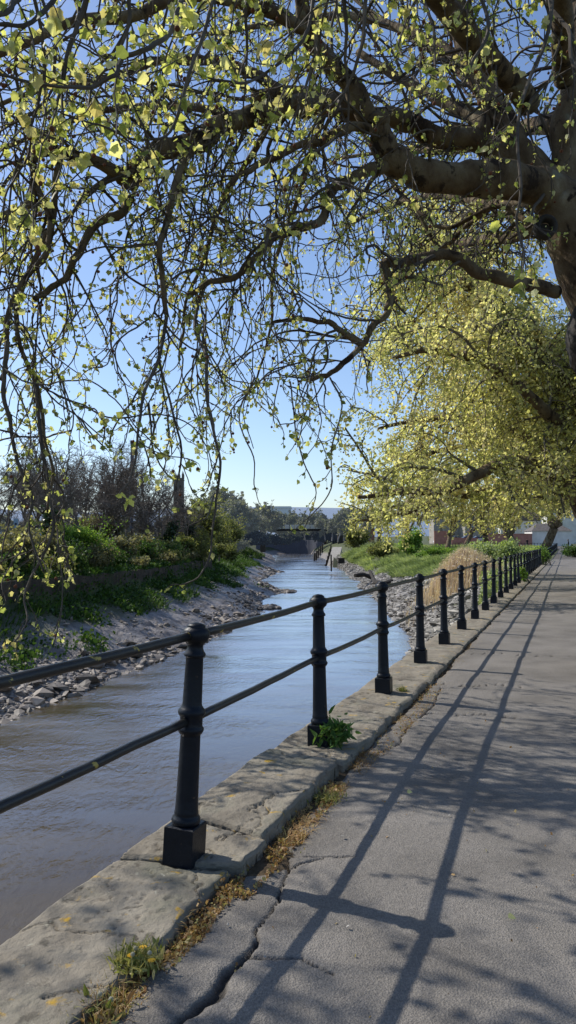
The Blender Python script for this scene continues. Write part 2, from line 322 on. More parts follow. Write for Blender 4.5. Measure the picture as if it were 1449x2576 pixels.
def terrain():
    ys = np.concatenate([np.arange(-60, 10, 5), np.arange(10, 62, .26), np.arange(62, 130, .7), np.arange(130, 260, 2.5), np.arange(260, 440, 8), [450, 500, 600, 800, 1100, 1500]])
    sL = np.concatenate([[900, 300, 150, 90, 60, 45, 36, 30, 26, 22, 20], np.arange(18, 8, -.8), [8, 7.7, 7.5, 7.43, 7.3, 7.15], np.arange(6.9, 0, -.2), [0]])
    tR = np.linspace(0, 1, 40)
    oR = np.array([.012, .6, 4, 12, 40, 120, 400, 1200])
    Y = ys[:, None]
    xl = XL(ys)[:, None]; xr = XR(ys)[:, None]; re = np.maximum(RXE(ys)[:, None], xr + .3)
    gap = np.where(ys > 425, 1.0, 0.0)[:, None]
    Xa = xl - sL[None]; Za = zleft(sL[None] + 0 * Y, Y + 0 * sL[None])
    Xb = xl + (xr - xl) * np.array([.12, .5, .88])[None]; Zb = np.full((len(ys), 3), -5.4) * (1 - gap) + 3 * gap
    Xc = xr + tR[None] * (re - xr); Zc = zright(tR[None] + 0 * Y, Y + 0 * tR[None])
    Xd = re + oR[None]; Zd = groundz(Y) - .09 + 0 * oR[None] + np.interp(oR, [0, 40, 400, 1200], [0, 0, 6, 25])[None]
    V = np.stack([np.concatenate([Xa, Xb, Xc, Xd], 1), np.repeat(Y, Xa.shape[1] + 3 + Xc.shape[1] + Xd.shape[1], 1), np.concatenate([Za, Zb, Zc, Zd], 1)], -1)
    mb = MB(); na = len(sL)
    mb.grid(V)
    # two looks on one sheet: mud near the water, earth above
    o = obj('ground', mb, M['earth'], smooth=True); tag(o, kind='structure')
    m, nt, N, L = _new('bank_ground')
    out = N.new('ShaderNodeOutputMaterial'); b = N.new('ShaderNodeBsdfPrincipled'); L.new(b.outputs[0], out.inputs[0])
    v = coords(N, L); g = N.new('ShaderNodeNewGeometry'); sx = N.new('ShaderNodeSeparateXYZ'); L.new(g.outputs['Position'], sx.inputs[0])
    n0 = noise(N, L, v, .45, 5); ad = N.new('ShaderNodeMath'); ad.operation = 'MULTIPLY_ADD'; L.new(n0, ad.inputs[0]); ad.inputs[1].default_value = 2.6; L.new(sx.outputs['Z'], ad.inputs[2])
    mr = N.new('ShaderNodeMapRange'); mr.inputs[1].default_value = -1.7; mr.inputs[2].default_value = -.7; L.new(ad.outputs[0], mr.inputs[0])
    n1 = noise(N, L, v, 1.1, 7, .65); r1 = ramp(N, [(.3, (.09, .075, .066)), (.5, (.17, .148, .132)), (.72, (.31, .275, .245))]); L.new(n1, r1.inputs[0])
    n2 = noise(N, L, v, .6, 7, .65); r2 = ramp(N, [(.3, (.04, .045, .018)), (.55, (.075, .09, .03)), (.75, (.12, .115, .05))]); L.new(n2, r2.inputs[0])
    mx = N.new('ShaderNodeMix'); mx.data_type = 'RGBA'; L.new(mr.outputs[0], mx.inputs[0]); L.new(r1.outputs[0], mx.inputs[6]); L.new(r2.outputs[0], mx.inputs[7]); L.new(mx.outputs[2], b.inputs['Base Color'])
    rr = N.new('ShaderNodeMapRange'); rr.inputs[3].default_value = .48; rr.inputs[4].default_value = .95; L.new(mr.outputs[0], rr.inputs[0]); L.new(rr.outputs[0], b.inputs['Roughness'])
    bp = N.new('ShaderNodeBump'); bp.inputs['Strength'].default_value = 1.0; bp.inputs['Distance'].default_value = .2; n3 = noise(N, L, v, 2.6, 7, .65); L.new(n3, bp.inputs['Height']); L.new(bp.outputs[0], b.inputs['Normal'])
    o.data.materials[0] = m
terrain()
mb = MB(); mb.grid(np.array([[(-70., -60., WZ), (-70., 424., WZ)], [(75., -60., WZ), (75., 424., WZ)]])[:, ::-1]); tag(obj('river', mb, M['water']), kind='structure')

# ---------------------------------------------------------------- path with cracks
crk = [[(.34, .40), (.1, .50), (-.3, .545), (-.55, .60), (-.72, .57), (-.9, .585), (-1.15, .53), (-1.5, .58), (-2.0, .55)],
       [(-.62, .60), (-.60, .70), (-.57, .80), (-.62, .95)], [(.16, .40), (.24, .52), (.33, .60)], [(.33, .36), (.30, .46), (.36, .60), (.42, .74)],
       [(3.6, .45), (3.75, .6), (3.7, .8), (3.85, 1.0), (3.8, 1.3)], [(5.2, .4), (5.1, .75), (5.35, 1.0), (5.2, 1.4)], [(2.2, .42), (2.6, .5), (3.2, .46), (4.0, .52), (5.0, .47)],
       [(7.5, .4), (7.8, .8), (7.6, 1.2), (7.9, 1.8)]]
def crackdist(u, w):
    d = np.full(u.shape, 9.0)
    ju = u + .018 * fbm(u * 14, w * 14, 3) + .02 * fbm(u * 4, w * 4, 2); jw = w + .018 * fbm(u * 14 + 50, w * 14, 3) + .02 * fbm(u * 4 + 9, w * 4, 2)
    for c in crk:
        for (a, b), (a2, b2) in zip(c[:-1], c[1:]):
            ex, ey = a2 - a, b2 - b; t = np.clip(((ju - a) * ex + (jw - b) * ey) / (ex * ex + ey * ey), 0, 1)
            d = np.minimum(d, np.hypot(ju - a - t * ex, jw - b - t * ey))
    return d
us = [-3.4]
while us[-1] < 72: us.append(us[-1] + (.011 if -1.7 < us[-1] < 1 else .05 if us[-1] < -1.7 else min(.011 + .013 * (us[-1] - 1), 1.2)))
us = np.array(us)
ws = [.0]
while ws[-1] < 7: ws.append(ws[-1] + (.0105 if ws[-1] < .75 else min(.012 + .03 * (ws[-1] - .75), .8)))
ws = np.array(ws)
U, W = np.meshgrid(us, ws, indexing='ij')
edge = .318 + .04 * fbm(U * 1.7, 0 * U, 3) + .03 * fbm(U * 9, 0 * U + 4, 3) - .03 * np.exp(-((U + 1.5) / .5) ** 2)
W = W + edge
cd = crackdist(U, W)
near = np.exp(-((U - .25) ** 2 / .12 + (W - .42) ** 2 / .012))          # broken patch by the second slab
cw = .004 + .0045 * (fbm(U * 5, W * 5, 2) + .5) + .012 * np.exp(-((U + .85) / .22) ** 2)
cw = cw * np.where((U > -.5) | (W > .66), .35, 1.0)
cr = 1 - sstep(cw * .6, cw * 1.5 + .004, cd)
Z = .012 * fbm(U * .8, W * .8, 3) + .0025 * fbm(U * 40, W * 40, 2) * (U < 6) - .03 * cr - .03 * near * (.5 + fbm(U * 12, W * 12, 3)) - .005 * np.exp(-(cd / .05) ** 2)
Z = Z - .05 * (1 - sstep(0, .02, W - edge)) - .008 * (1 - sstep(0, .12, W - edge))
Z += groundz(O1[1] + U * DY)
X_, Y_ = UW(U, W)
mb = MB(); mb.grid(np.stack([X_, Y_, Z], -1), tint=np.clip(1 - cr * .95 - .35 * near - .5 * (1 - sstep(0, .03, W - edge)), 0, 1).ravel())
# lighter tone far away needs nothing: one sheet to the plaza
tag(obj('path', mb, M['asphalt'], smooth=True), kind='structure')
mb = MB(); yy = np.linspace(64, 190, 30); V = np.zeros((30, 2, 3)); V[:, 0] = np.stack([RX(yy) + .35, yy, groundz(yy) - .02], 1); V[:, 1] = np.stack([RX(yy) + 90, yy, groundz(yy) - .02], 1); V[:, 0, 0] -= 30 * sstep(138, 150, yy); mb.grid(V[:, ::-1]); tag(obj('plaza', mb, M['asphalt']), kind='structure')

# ---------------------------------------------------------------- kerbstones
def slab(u0, u1, w0, w1, z, label, group=None, skew0=0., skew1=0., res=.014, dip=0.0, tilt=0.0):
    nu = max(int((u1 - u0) / res), 12); nw = max(int((w1 - w0) / res), 10)
    a = np.linspace(0, 1, nu); b = np.linspace(0, 1, nw); A, B = np.meshgrid(a, b, indexing='ij')
    Wc = w0 + (w1 - w0) * B
    Wc = Wc + (.018 * fbm(A * (u1 - u0) * 5 + u0 * 7, B * 0 + 3, 4)) * np.where(B > .5, 1.5, .6) * np.abs(B - .5) * 2
    Uc = u0 + (u1 - u0) * A + skew0 * (1 - A) * (B - .5) + skew1 * A * (B - .5)
    Uc = Uc + .02 * fbm(B * 2 + u0, A * 0 + u0 * 3, 3) * np.abs(A - .5) * 2
    f = fbm(Uc * 3.1, Wc * 6.5, 4); h0 = (f + 1) * 8 + .9 * fbm(Uc * 17, Wc * 22, 3); flake = (np.floor(h0) + sstep(.75, 1.0, h0 - np.floor(h0))) / 8 - 1
    Zc = z + .002 * f + .013 * flake + .0022 * fbm(Uc * 34, Wc * 34, 3) + .006 * fbm(Uc * 1.5, Wc * 2, 2) + tilt * (A - .5)
    pits = fbm(Uc * 30 + 7, Wc * 30, 2); Zc = Zc - .008 * sstep(.38, .5, pits) * sstep(-.1, .3, fbm(Uc * 2 + 3, Wc * 2, 2) + .1)
    ck = np.abs(fbm(Uc * 2.2 + 11, Wc * 2.8, 4)); Zc = Zc - .02 * (1 - sstep(.006, .02, ck)) * (fbm(Uc * 1.3, Wc * 1.3 + 40, 2) > .05)
    el = (u1 - u0) * np.minimum(A, 1 - A); ew = (w1 - w0) * np.minimum(B, 1 - B); e = np.minimum(el, ew)
    rr = .016 + .009 * fbm(Uc * 6, Wc * 6, 2)
    Zc = Zc - .02 * (1 - np.sqrt(np.clip(1 - (1 - np.clip(e / rr, 0, 1)) ** 2, 0, 1)))
    X, Y = UW(Uc, Wc); Zc = Zc + groundz(Y)
    V = np.stack([X, Y, Zc], -1)
    mb = MB(); mb.grid(V[:, ::-1])
    ring = np.concatenate([V[:, 0], V[-1, 1:], V[::-1, -1][1:], V[0, ::-1][1:-1]])
    sk = np.stack([ring, ring - np.array((0, 0, .05)), ring * np.array((1, 1, 0)) + np.array((0, 0, -.2))], 1)
    sk[:, 1, :2] += .006 * rng.standard_normal((len(ring), 2))
    sk = np.concatenate([sk, sk[:1]]); mb.grid(sk)
    o = obj('kerbstone', mb, M['stone'], smooth=True)
    ctr = np.array((*UW((u0 + u1) / 2, (w0 + w1) / 2), 0.)); o.data.transform(__import__('mathutils').Matrix.Translation(Vector(-ctr))); o.location = Vector(ctr)
    return tag(o, label, 'kerbstone', group or 'sandstone kerbstones under the railing')
slab(-3.3, -.07, -.30, .27, .035, 'longest foreground sandstone kerbstone with pitted top, orange and pale lichen and weeds along its edge', skew1=.10, skew0=0, res=.009)
slab(-.045, .40, -.29, .29, .055, 'short sandstone kerbstone carrying the nearest railing post', skew0=.10, skew1=-.16, res=.009)
slab(.43, 1.76, -.29, .27, .075, 'sandstone kerbstone with a thick overhanging inner edge beyond the nearest post', skew0=-.16, skew1=-.12, tilt=.01, res=.010)
slab(1.79, 3.25, -.30, .30, .055, 'sandstone kerbstone with the leafy nettle and the second railing post', skew0=-.12, skew1=.05)
slab(3.28, 4.95, -.30, .30, .05, 'sandstone kerbstone carrying the third railing post', skew0=.05, skew1=.1, res=.02)
slab(4.99, 6.4, -.31, .31, .055, 'sandstone kerbstone carrying the fourth railing post', skew0=.1, res=.03)
u = 6.43
while u < 68:
    L_ = float(rng.uniform(1.3, 2.0)); slab(u, u + L_, -.30, .30, .05, 'flat sandstone kerbstone further along the row under the railing', 'further kerbstones along the path edge', res=.05 if u < 20 else .12); u += L_ + .03
# quay wall under the kerb
uu = np.linspace(-12, 140, 300); zz = np.linspace(-6, -.14, 24); A, B = np.meshgrid(uu, zz, indexing='ij'); X, Y = UW(A, -.25 + .02 * fbm(A * 2, B * 3, 3) + .07 * (B + .14) / 6)
mb = MB(); mb.grid(np.stack([X, Y, B + groundz(Y) * 0], -1)); tag(obj('quay_wall', mb, M['wallstone'], smooth=True), 'dark stone quay wall dropping from the kerb to the water', 'wall')

# soil and dirt in the joint between kerb and asphalt
uu = np.concatenate([np.arange(-3.3, 6, .03), np.arange(6, 66, .5)]); A, B = np.meshgrid(uu, np.linspace(.16, .52, 13), indexing='ij'); X, Y = UW(A, B)
mb = MB(); mb.grid(np.stack([X, Y, -.016 + .012 * fbm(A * 9, B * 20, 3) - .03 * (B > .44) + groundz(Y)], -1)); tag(obj('joint_soil', mb, M['soil'], smooth=True), kind='structure')

# ---------------------------------------------------------------- railing
PS = 2.05
us_posts = [(-PS)] + [0, 2.14, 4.22, 6.25, 8.2, 10.2, 12.2, 14.25]
while us_posts[-1] < 64: us_posts.append(us_posts[-1] + PS)
NP_ = len(us_posts)
rail_root = thing('iron_railing', 'black cast iron railing with ball topped posts and two round rails along the river path', 'railing', (*UW(0, 0), 0))
prof = [(.0, .155), (.062, .155), (.068, .165), (.071, .178), (.066, .192), (.058, .2), (.0575, .207), (.059, .214), (.056, .225), (.0535, .30), (.0505, .46), (.0485, .595), (.0487, .60), (.057, .61), (.063, .622), (.064, .632), (.057, .641), (.055, .648), (.0555, .69), (.0645, .702), (.067, .712), (.066, .722), (.057, .735), (.050, .745), (.0475, .755), (.0445, .9), (.0425, .985), (.0435, .99), (.052, .996), (.0535, 1.003), (.051, 1.01), (.043, 1.022), (.0385, 1.04), (.0395, 1.052), (.048, 1.062), (.060, 1.074), (.067, 1.09), (.069, 1.105), (.066, 1.122), (.056, 1.136), (.045, 1.140), (.0455, 1.145), (.046, 1.149), (.03, 1.160), (.008, 1.165), (0, 1.165)]
def box_bev(mb, h, a, ch):
    pr = np.array([(-1, -1), (1, -1), (1, 1), (-1, 1)]) * a
    mb.add(np.concatenate([np.c_[pr * 1.0, np.full(4, -.03)], np.c_[pr, np.full(4, h - ch)], np.c_[pr * (1 - ch / a), np.full(4, h)]]),
           [np.array([(0, 1, 5, 4), (1, 2, 6, 5), (2, 3, 7, 6), (3, 0, 4, 7), (4, 5, 9, 8), (5, 6, 10, 9), (6, 7, 11, 10), (7, 4, 8, 11), (8, 9, 10, 11)])])
pm = MB(); pm.lathe(prof, 24)
bm_ = MB(); box_bev(bm_, .158, .076, .006)
rim = MB(); 
shaft0 = None; tops = []
for i, u0 in enumerate(us_posts):
    x, y = UW(u0, 0); z = float(groundz(y)) + .05
    if i == 0:
        p = obj('post', pm, M['iron'], rail_root, True); 
        q = obj('plinth', bm_, M['iron'], p)
        p0, q0 = p, q
        p.data.transform(__import__('mathutils').Matrix.Translation(Vector(rail_root.location))); q.data.transform(__import__('mathutils').Matrix.Translation(Vector(rail_root.location)))
    else:
        p = p0.copy(); COL.objects.link(p); p.parent = rail_root; q = q0.copy(); COL.objects.link(q); q.parent = p
    lean = [(0, 0), (2.6, 1.0), (-1.0, .6), (-.9, .3)][i] if i < 4 else tuple(rng.normal(0, .7, 2) + np.array((-.8, 0)))
    p.location = (x - rail_root.location.x, y - rail_root.location.y, z)
    p.scale = (1, 1, .957)
    p.rotation_euler = (math.radians(-lean[1]), math.radians(lean[0]), float(-RA + rng.normal(0, .04)))
    h = np.array((x + math.sin(math.radians(lean[0])) * 1.1, y + math.sin(math.radians(lean[1])) * 1.1, z)); tops.append((np.array((x, y, z)), h))
for hgt, r in ((1.053, .0215), (.643, .0205)):
    for i in range(NP_ - 1):
        (a, at), (b, bt) = tops[i], tops[i + 1]; k = hgt / 1.1
        A = a * (1 - k) + at * k; B = b * (1 - k) + bt * k; A[2] = a[2] + hgt; B[2] = b[2] + hgt
        t = np.linspace(0, 1, 9)[:, None]; pts = A + (B - A) * t; pts[:, 2] -= .008 * np.sin(PI * t[:, 0]) * rng.uniform(0, 1.5); pts[1:-1] += .0012 * rng.standard_normal((7, 3))
        mb = MB(); mb.tube(pts, r, 10); obj('rail', mb, M['rail'], rail_root, True)
# thin bar fence beyond the inlet
fpts = [np.array((RX(Yq), Yq)) for Yq in np.arange(67, 137, 2.1)] + [np.array((RX(137) + (30.0 - RX(137)) * t, 137 + 6 * t)) for t in np.linspace(0, 1, 36)]
fr = thing('bar_fence', 'low dark metal bar fence round the far side of the inlet', 'fence', (*fpts[-1], float(groundz(140))))
bar = None
for i, q in enumerate(fpts):
    if bar is None:
        mb = MB(); mb.tube([(0, 0, -.2), (0, 0, 1.1)], .035, 6); bar = obj('post', mb, M['iron'], fr); o = bar; bar.data.transform(__import__('mathutils').Matrix.Translation(Vector(fr.location)))
    else: o = bar.copy(); COL.objects.link(o); o.parent = fr
    o.location = Vector((*q, float(groundz(q[1])))) - fr.location
for h in (1.02, .35):
    mb = MB(); mb.tube([(*q, float(groundz(q[1])) + h) for q in fpts], .03, 5); obj('rail', mb, M['iron'], fr)

# ---------------------------------------------------------------- scatter helpers
KITE = (np.array([(0, 0, 0), (.42, .16, .10), (.36, .55, .07), (0, 1, -.10), (-.36, .55, .07), (-.42, .16, .10)]), np.array([(0, 1, 2, 3), (0, 3, 4, 5)]))
MAPLE = (np.array([(0, 0, 0), (.26, -.05, .02), (.44, .10, .12), (.42, .27, .07), (.56, .48, .14), (.40, .60, .05), (.24, .76, .01), (0, 1, -.14), (-.24, .76, .01), (-.40, .60, .05), (-.56, .48, .14), (-.42, .27, .07), (-.44, .10, .12), (-.26, -.05, .02), (0, .42, -.05)]),
         np.array([(14, i, (i + 1) % 14) for i in range(14)]))
QUAD = (np.array([(-.5, 0, 0), (.5, 0, 0), (.4, 1, .1), (-.4, 1, .1)]), np.array([(0, 1, 2, 3)]))
LANCE = (np.array([(0, 0, 0), (.17, .25, .04), (.15, .6, .02), (0, 1, -.12), (-.15, .6, .02), (-.17, .25, .04)]), np.array([(0, 1, 2, 3), (0, 3, 4, 5)]))
def leaves(mb, pos, size, shape=KITE, down=.5, tint=None, dirs=None):
    pos = np.asarray(pos, float).reshape(-1, 3); n = len(pos)
    if not n: return
    size = np.broadcast_to(np.asarray(size, float), (n,))
    d = rng.standard_normal((n, 3)) * .6
    if dirs is not None: d += dirs
    d[:, 2] -= down; d /= np.linalg.norm(d, axis=1)[:, None]
    r = rng.standard_normal((n, 3)); a = np.cross(d, r); a /= np.linalg.norm(a, axis=1)[:, None] + 1e-9; b = np.cross(a, d)
    T, Fc = shape; k = len(T)
    wid = rng.uniform(.75, 1.1, n)[:, None, None]; cur = rng.uniform(-1.5, 2.5, n)[:, None, None]
    V = pos[:, None] + size[:, None, None] * (T[None, :, :1] * wid * a[:, None] + T[None, :, 1:2] * d[:, None] + T[None, :, 2:3] * cur * b[:, None])
    fc = (np.arange(n)[:, None, None] * k + Fc[None]).reshape(-1, Fc.shape[1])
    if tint is None: tint = rng.random(n)
    mb.add(V.reshape(-1, 3), [fc], np.repeat(np.clip(tint, 0, 1), k))
def rocks(mb, pos, size, flat=.4):
    ico = np.array([(0, -.526, .851), (0, .526, .851), (0, -.526, -.851), (0, .526, -.851), (.851, 0, .526), (.851, 0, -.526), (-.851, 0, .526), (-.851, 0, -.526), (.526, .851, 0), (-.526, .851, 0), (.526, -.851, 0), (-.526, -.851, 0)])
    fc = np.array([(0, 4, 1), (0, 1, 6), (0, 6, 11), (0, 11, 10), (0, 10, 4), (4, 10, 5), (4, 5, 8), (4, 8, 1), (1, 8, 9), (1, 9, 6), (6, 9, 7), (6, 7, 11), (11, 7, 2), (11, 2, 10), (10, 2, 5), (2, 3, 5), (5, 3, 8), (8, 3, 9), (9, 3, 7), (7, 3, 2)])
    n = len(pos); V = ico[None] * (1 + .35 * rng.uniform(-1, 1, (n, 12, 1))) * np.stack([rng.uniform(.7, 1.5, n), rng.uniform(.5, 1, n), rng.uniform(.5, 1.4, n) * flat], 1)[:, None]
    th = rng.uniform(0, 2 * PI, n); tl = rng.normal(0, .35, n); c, s = np.cos(th), np.sin(th); ct, st = np.cos(tl), np.sin(tl)
    x, y, z = V[..., 0], V[..., 1], V[..., 2]; y, z = y * ct[:, None] - z * st[:, None], y * st[:, None] + z * ct[:, None]
    V = np.stack([x * c[:, None] - y * s[:, None], x * s[:, None] + y * c[:, None], z], -1) * np.asarray(size)[:, None, None] + np.asarray(pos)[:, None]
    mb.add(V.reshape(-1, 3), [(np.arange(n)[:, None, None] * 12 + fc[None]).reshape(-1, 3)], np.repeat(rng.random(n), 12))
def blades(mb, pos, h, w, lean, tint=None, seg=3, dirn=None):
    "grass blades: strips that bend over"
    pos = np.asarray(pos, float); n = len(pos); h = np.broadcast_to(np.asarray(h, float), (n,)); w = np.broadcast_to(np.asarray(w, float), (n,)); lean = np.broadcast_to(np.asarray(lean, float), (n,))
    th = rng.uniform(0, 2 * PI, n)
    ld = np.stack([np.cos(th), np.sin(th)], 1)
    if dirn is not None: ld = ld * .55 + dirn; ld /= np.linalg.norm(ld, axis=1)[:, None] + 1e-9
    ph = th + rng.uniform(0.5, 2.5, n); sd = np.stack([np.cos(ph), np.sin(ph), np.zeros(n)], 1)
    t = np.linspace(0, 1, seg + 1); V = np.zeros((n, seg + 1, 2, 3))
    for i, q in enumerate(t):
        c = pos.copy(); c[:, :2] += ld * (lean * h * q ** 1.8)[:, None]; c[:, 2] += h * (q - .45 * np.clip(lean, 0, 2) * q ** 2.2)
        ww = (w * (1 - q ** 2) * .5 + w * .06)[:, None]
        V[:, i, 0] = c - sd * ww; V[:, i, 1] = c + sd * ww
    k = (seg + 1) * 2; base = np.arange(n)[:, None, None] * k; i = np.arange(seg)[None, :, None] * 2
    fc = (base + i + np.array([0, 1, 3, 2])[None, None]).reshape(-1, 4)
    if tint is None: tint = rng.random(n)
    mb.add(V.reshape(-1, 3), [fc], np.repeat(np.clip(tint, 0, 1), k))
# ---------------------------------------------------------------- bank cover
def zl(X, Y): return zleft(XL(Y) - X, Y)
def zr(X, Y): return zright((X - XR(Y)) / (RXE(Y) - XR(Y)), Y)
# left rubble
n = 13000; Y = 18 + 150 * rng.random(n) ** 1.7; s = np.abs(rng.normal(0, 1.9, n)) + .05
k = (fbm(Y * .25, s * .6, 3) > -.45 + .26 * s); Y, s = Y[k], s[k]; X = XL(Y) - s
mb = MB(); rocks(mb, np.stack([X, Y, zl(X, Y) - .01], 1), rng.gamma(1.2, .075, len(X)) + .03, .42)
n = 9000; Y = 20 + 90 * rng.random(n) ** 1.5; s = rng.uniform(.2, 6, n); k = fbm(Y * .5, s * 1.1, 3) > .02; Y, s = Y[k], s[k]; X = XL(Y) - s; rocks(mb, np.stack([X, Y, zl(X, Y) - .01], 1), rng.gamma(1.2, .04, len(X)) + .03, .5)
tag(obj('rubble', mb, M['rockdark']), kind='stuff')
# spits of dark rock reaching into the water
for (x0, y0, L_) in ((-2.2, 70, 3.4), (-.6, 94, 3.6), (-1.9, 157, 3.0)):
    n = 420; q = rng.random(n); X = x0 - 2.4 + q * L_ + rng.normal(0, .3, n); Yq = y0 + rng.normal(0, 1.5, n) * (1.2 - q); mb = MB()
    rocks(mb, np.stack([X, Yq, np.maximum(zl(X, Yq), WZ) + .12 * rng.random(n)], 1), rng.uniform(.12, .42, n), .5)
    tag(obj('rubble', mb, M['rockdark']), kind='stuff')
# larger single stones at the near left waterline
for i in range(46):
    Yq = 22 + 34 * rng.random(); s = abs(rng.normal(.5, .9)) + .1; Xq = float(XL(Yq) - s); mb = MB()
    rocks(mb, np.array([(0, 0, 0)]), [rng.uniform(.2, .38)], .6)
    o = obj('rock', mb, M['rockdark']); o.location = (Xq, Yq, float(zl(np.array(Xq), np.array(Yq))) + .06)
    tag(o, 'angular grey rock among the rubble at the far waterline', 'rock', 'larger rocks along the left waterline')
# right rubble bank of pale slabs
n = 15000; Y = 20 + 190 * rng.random(n) ** 1.5; t = rng.random(n) ** 1.3 * np.interp(Y, [20, 30, 36, 45, 60, 75, 92, 110, 200], [1, .9, .72, .62, .5, .36, .22, .14, .2]); X = XR(Y) + t * (RXE(Y) - XR(Y))
mb = MB(); rocks(mb, np.stack([X, Y, zr(X, Y) + .03], 1), rng.gamma(3, .04, n) + .07, .3); tag(obj('rubble', mb, M['rock']), kind='stuff')
# left bank weeds in clumps
mb = MB(); n = 1500; Yc = 24 + 210 * rng.random(n) ** 1.5; sc_ = rng.uniform(2.4, 8.5, n); m = fbm(Yc * .22, sc_ * .45, 3) + .16 * (sc_ - 5.3) > .0; Yc, sc_ = Yc[m], sc_[m]
for y, s in zip(Yc, sc_):
    k = 60 if y < 90 else 22; r = rng.uniform(.22, .6); pts = np.stack([XL(y) - s + rng.normal(0, r, k), y + rng.normal(0, r * 1.3, k), np.zeros(k)], 1); pts[:, 2] = zl(pts[:, 0], pts[:, 1]) + rng.random(k) ** 1.5 * r * .9
    leaves(mb, pts, rng.uniform(.06, .14, k) * (1 + y / 150), QUAD, -.5, tint=rng.random(k) * .5 + .4 * rng.random() * (1 - .6 * (s > 5.2)))
tag(obj('bank_weeds', mb, M['bankveg']), kind='stuff')
mb = MB(); n = 26000; Y = 26 + 230 * rng.random(n) ** 1.4; s = rng.uniform(4.4, 15, n); k = fbm(Y * .18 + 9, s * .4, 3) + .08 * (s - 6) > -.05; Y, s = Y[k], s[k]; X = XL(Y) - s
blades(mb, np.stack([X, Y, zl(X, Y)], 1), rng.uniform(.25, .6, len(X)) * (1 + Y / 160), .05 + Y / 3000, rng.uniform(.3, 1.1, len(X)), tint=.25 + .35 * (fbm(X * .3, Y * .3, 3) + .5) + .25 * rng.random(len(X)), dirn=np.array((.8, -.3)))
tag(obj('bank_grass', mb, M['bankveg']), kind='stuff')
# right bank: long grey green grass hanging down the slope
mb = MB(); n = 62000; Y = 46 + 140 * rng.random(n); lo = np.interp(Y, [46, 60, 75, 92, 105, 120, 190], [.86, .5, .27, .14, .10, .07, .12]); t = lo + (1.0 - lo) * rng.random(n)
X = XR(Y) + t * (RXE(Y) - XR(Y)); k = fbm(X * .35, Y * .2, 3) + (t - lo) * 2.2 > -.05; X, Y, t, lo = X[k], Y[k], t[k], lo[k]
tt = .28 + .75 * fbm(X * .4, Y * .25, 4) + .22 * rng.random(len(X)) + .38 * sstep(.72, .98, t) * (Y > 95)
blades(mb, np.stack([X, Y, zr(X, Y) - .02], 1), rng.uniform(.4, .95, len(X)) * (1 - .62 * sstep(.55, .95, t)) * (.8 + Y / 200) * (1 + .5 * fbm(X * .5, Y * .4, 2)), .07 + Y / 1600, rng.uniform(.4, 1.5, len(X)), tint=tt, dirn=np.array((-.8, -.45)))
tag(obj('bank_grass', mb, M['grass']), kind='stuff')
# green growth behind the near posts
mb = MB(); n = 22000; Y = 29 + 36 * rng.random(n); t = np.interp(Y, [29, 40, 65], [.72, .6, .5]) + .5 * rng.random(n); t = np.minimum(t, rng.uniform(.9, 1, n)); X = XR(Y) + t * (RXE(Y) - XR(Y)); k = fbm(X * .6, Y * .6, 3) > -.1 + .3 * (42 - Y) / 20 - .5 * (t - .6); X, Y = X[k], Y[k]
leaves(mb, np.stack([X, Y, zr(X, Y) + rng.random(len(X)) ** 1.4 * 1.1 * (.6 + .6 * fbm(X, Y, 2))], 1), rng.uniform(.10, .22, len(X)), QUAD, -.3, tint=.35 + .5 * rng.random(len(X)))
tag(obj('bank_weeds', mb, M['grass']), kind='stuff')
# reeds
mb = MB(); n = 6500; a = rng.uniform(0, 2 * PI, n); r = np.minimum(np.abs(rng.normal(0, .62, n)), 1.6); X = 12.5 + 2.5 * r * np.cos(a) + .7 * r * np.sin(a); Y = 55 + 4.0 * r * np.sin(a); zb = zr(X, Y) - .1; zb = np.minimum(zb, -.6)
hh = (2.55 + .35 * fbm(X * .5, Y * .5, 3)) * (1.06 - .42 * np.minimum(r, 1.2) ** 2) * rng.uniform(.62, 1.12, n)
blades(mb, np.stack([X, Y, zb], 1), hh, .034, rng.uniform(.03, .22, n), tint=rng.random(n) * .8 * (.7 + .3 * fbm(X, Y, 2)), dirn=np.array((.5, -.2)))
tp = rng.random(n) < .2; leaves(mb, np.stack([X, Y, zb + hh * .86], 1)[tp] + rng.normal(0, .06, (tp.sum(), 3)), .22, LANCE, .1, tint=.5 + .5 * rng.random(tp.sum()))
tag(obj('reeds', mb, M['reed']), kind='stuff')
# stone wall on the left bank
yy = np.arange(33, 88, .25); zz = np.linspace(0, 1, 9); A, B = np.meshgrid(yy, zz, indexing='ij'); top = -.42 + .12 * fbm(A * .8, A * 0, 3)
Xw = XL(A) - 7.25 - .12 * B + .05 * fbm(A * 2.5, B * 6, 3)
mb = MB(); V = np.stack([Xw, A, -2.3 + (top + 2.3) * B], -1); mb.grid(V); back = V[:, -1].copy(); back[:, 0] -= .45; mb.grid(np.stack([V[:, -1], back], 1)); tag(obj('river_wall', mb, M['wallstone'], smooth=False), 'low mottled stone wall along the top of the opposite mud bank', 'wall')

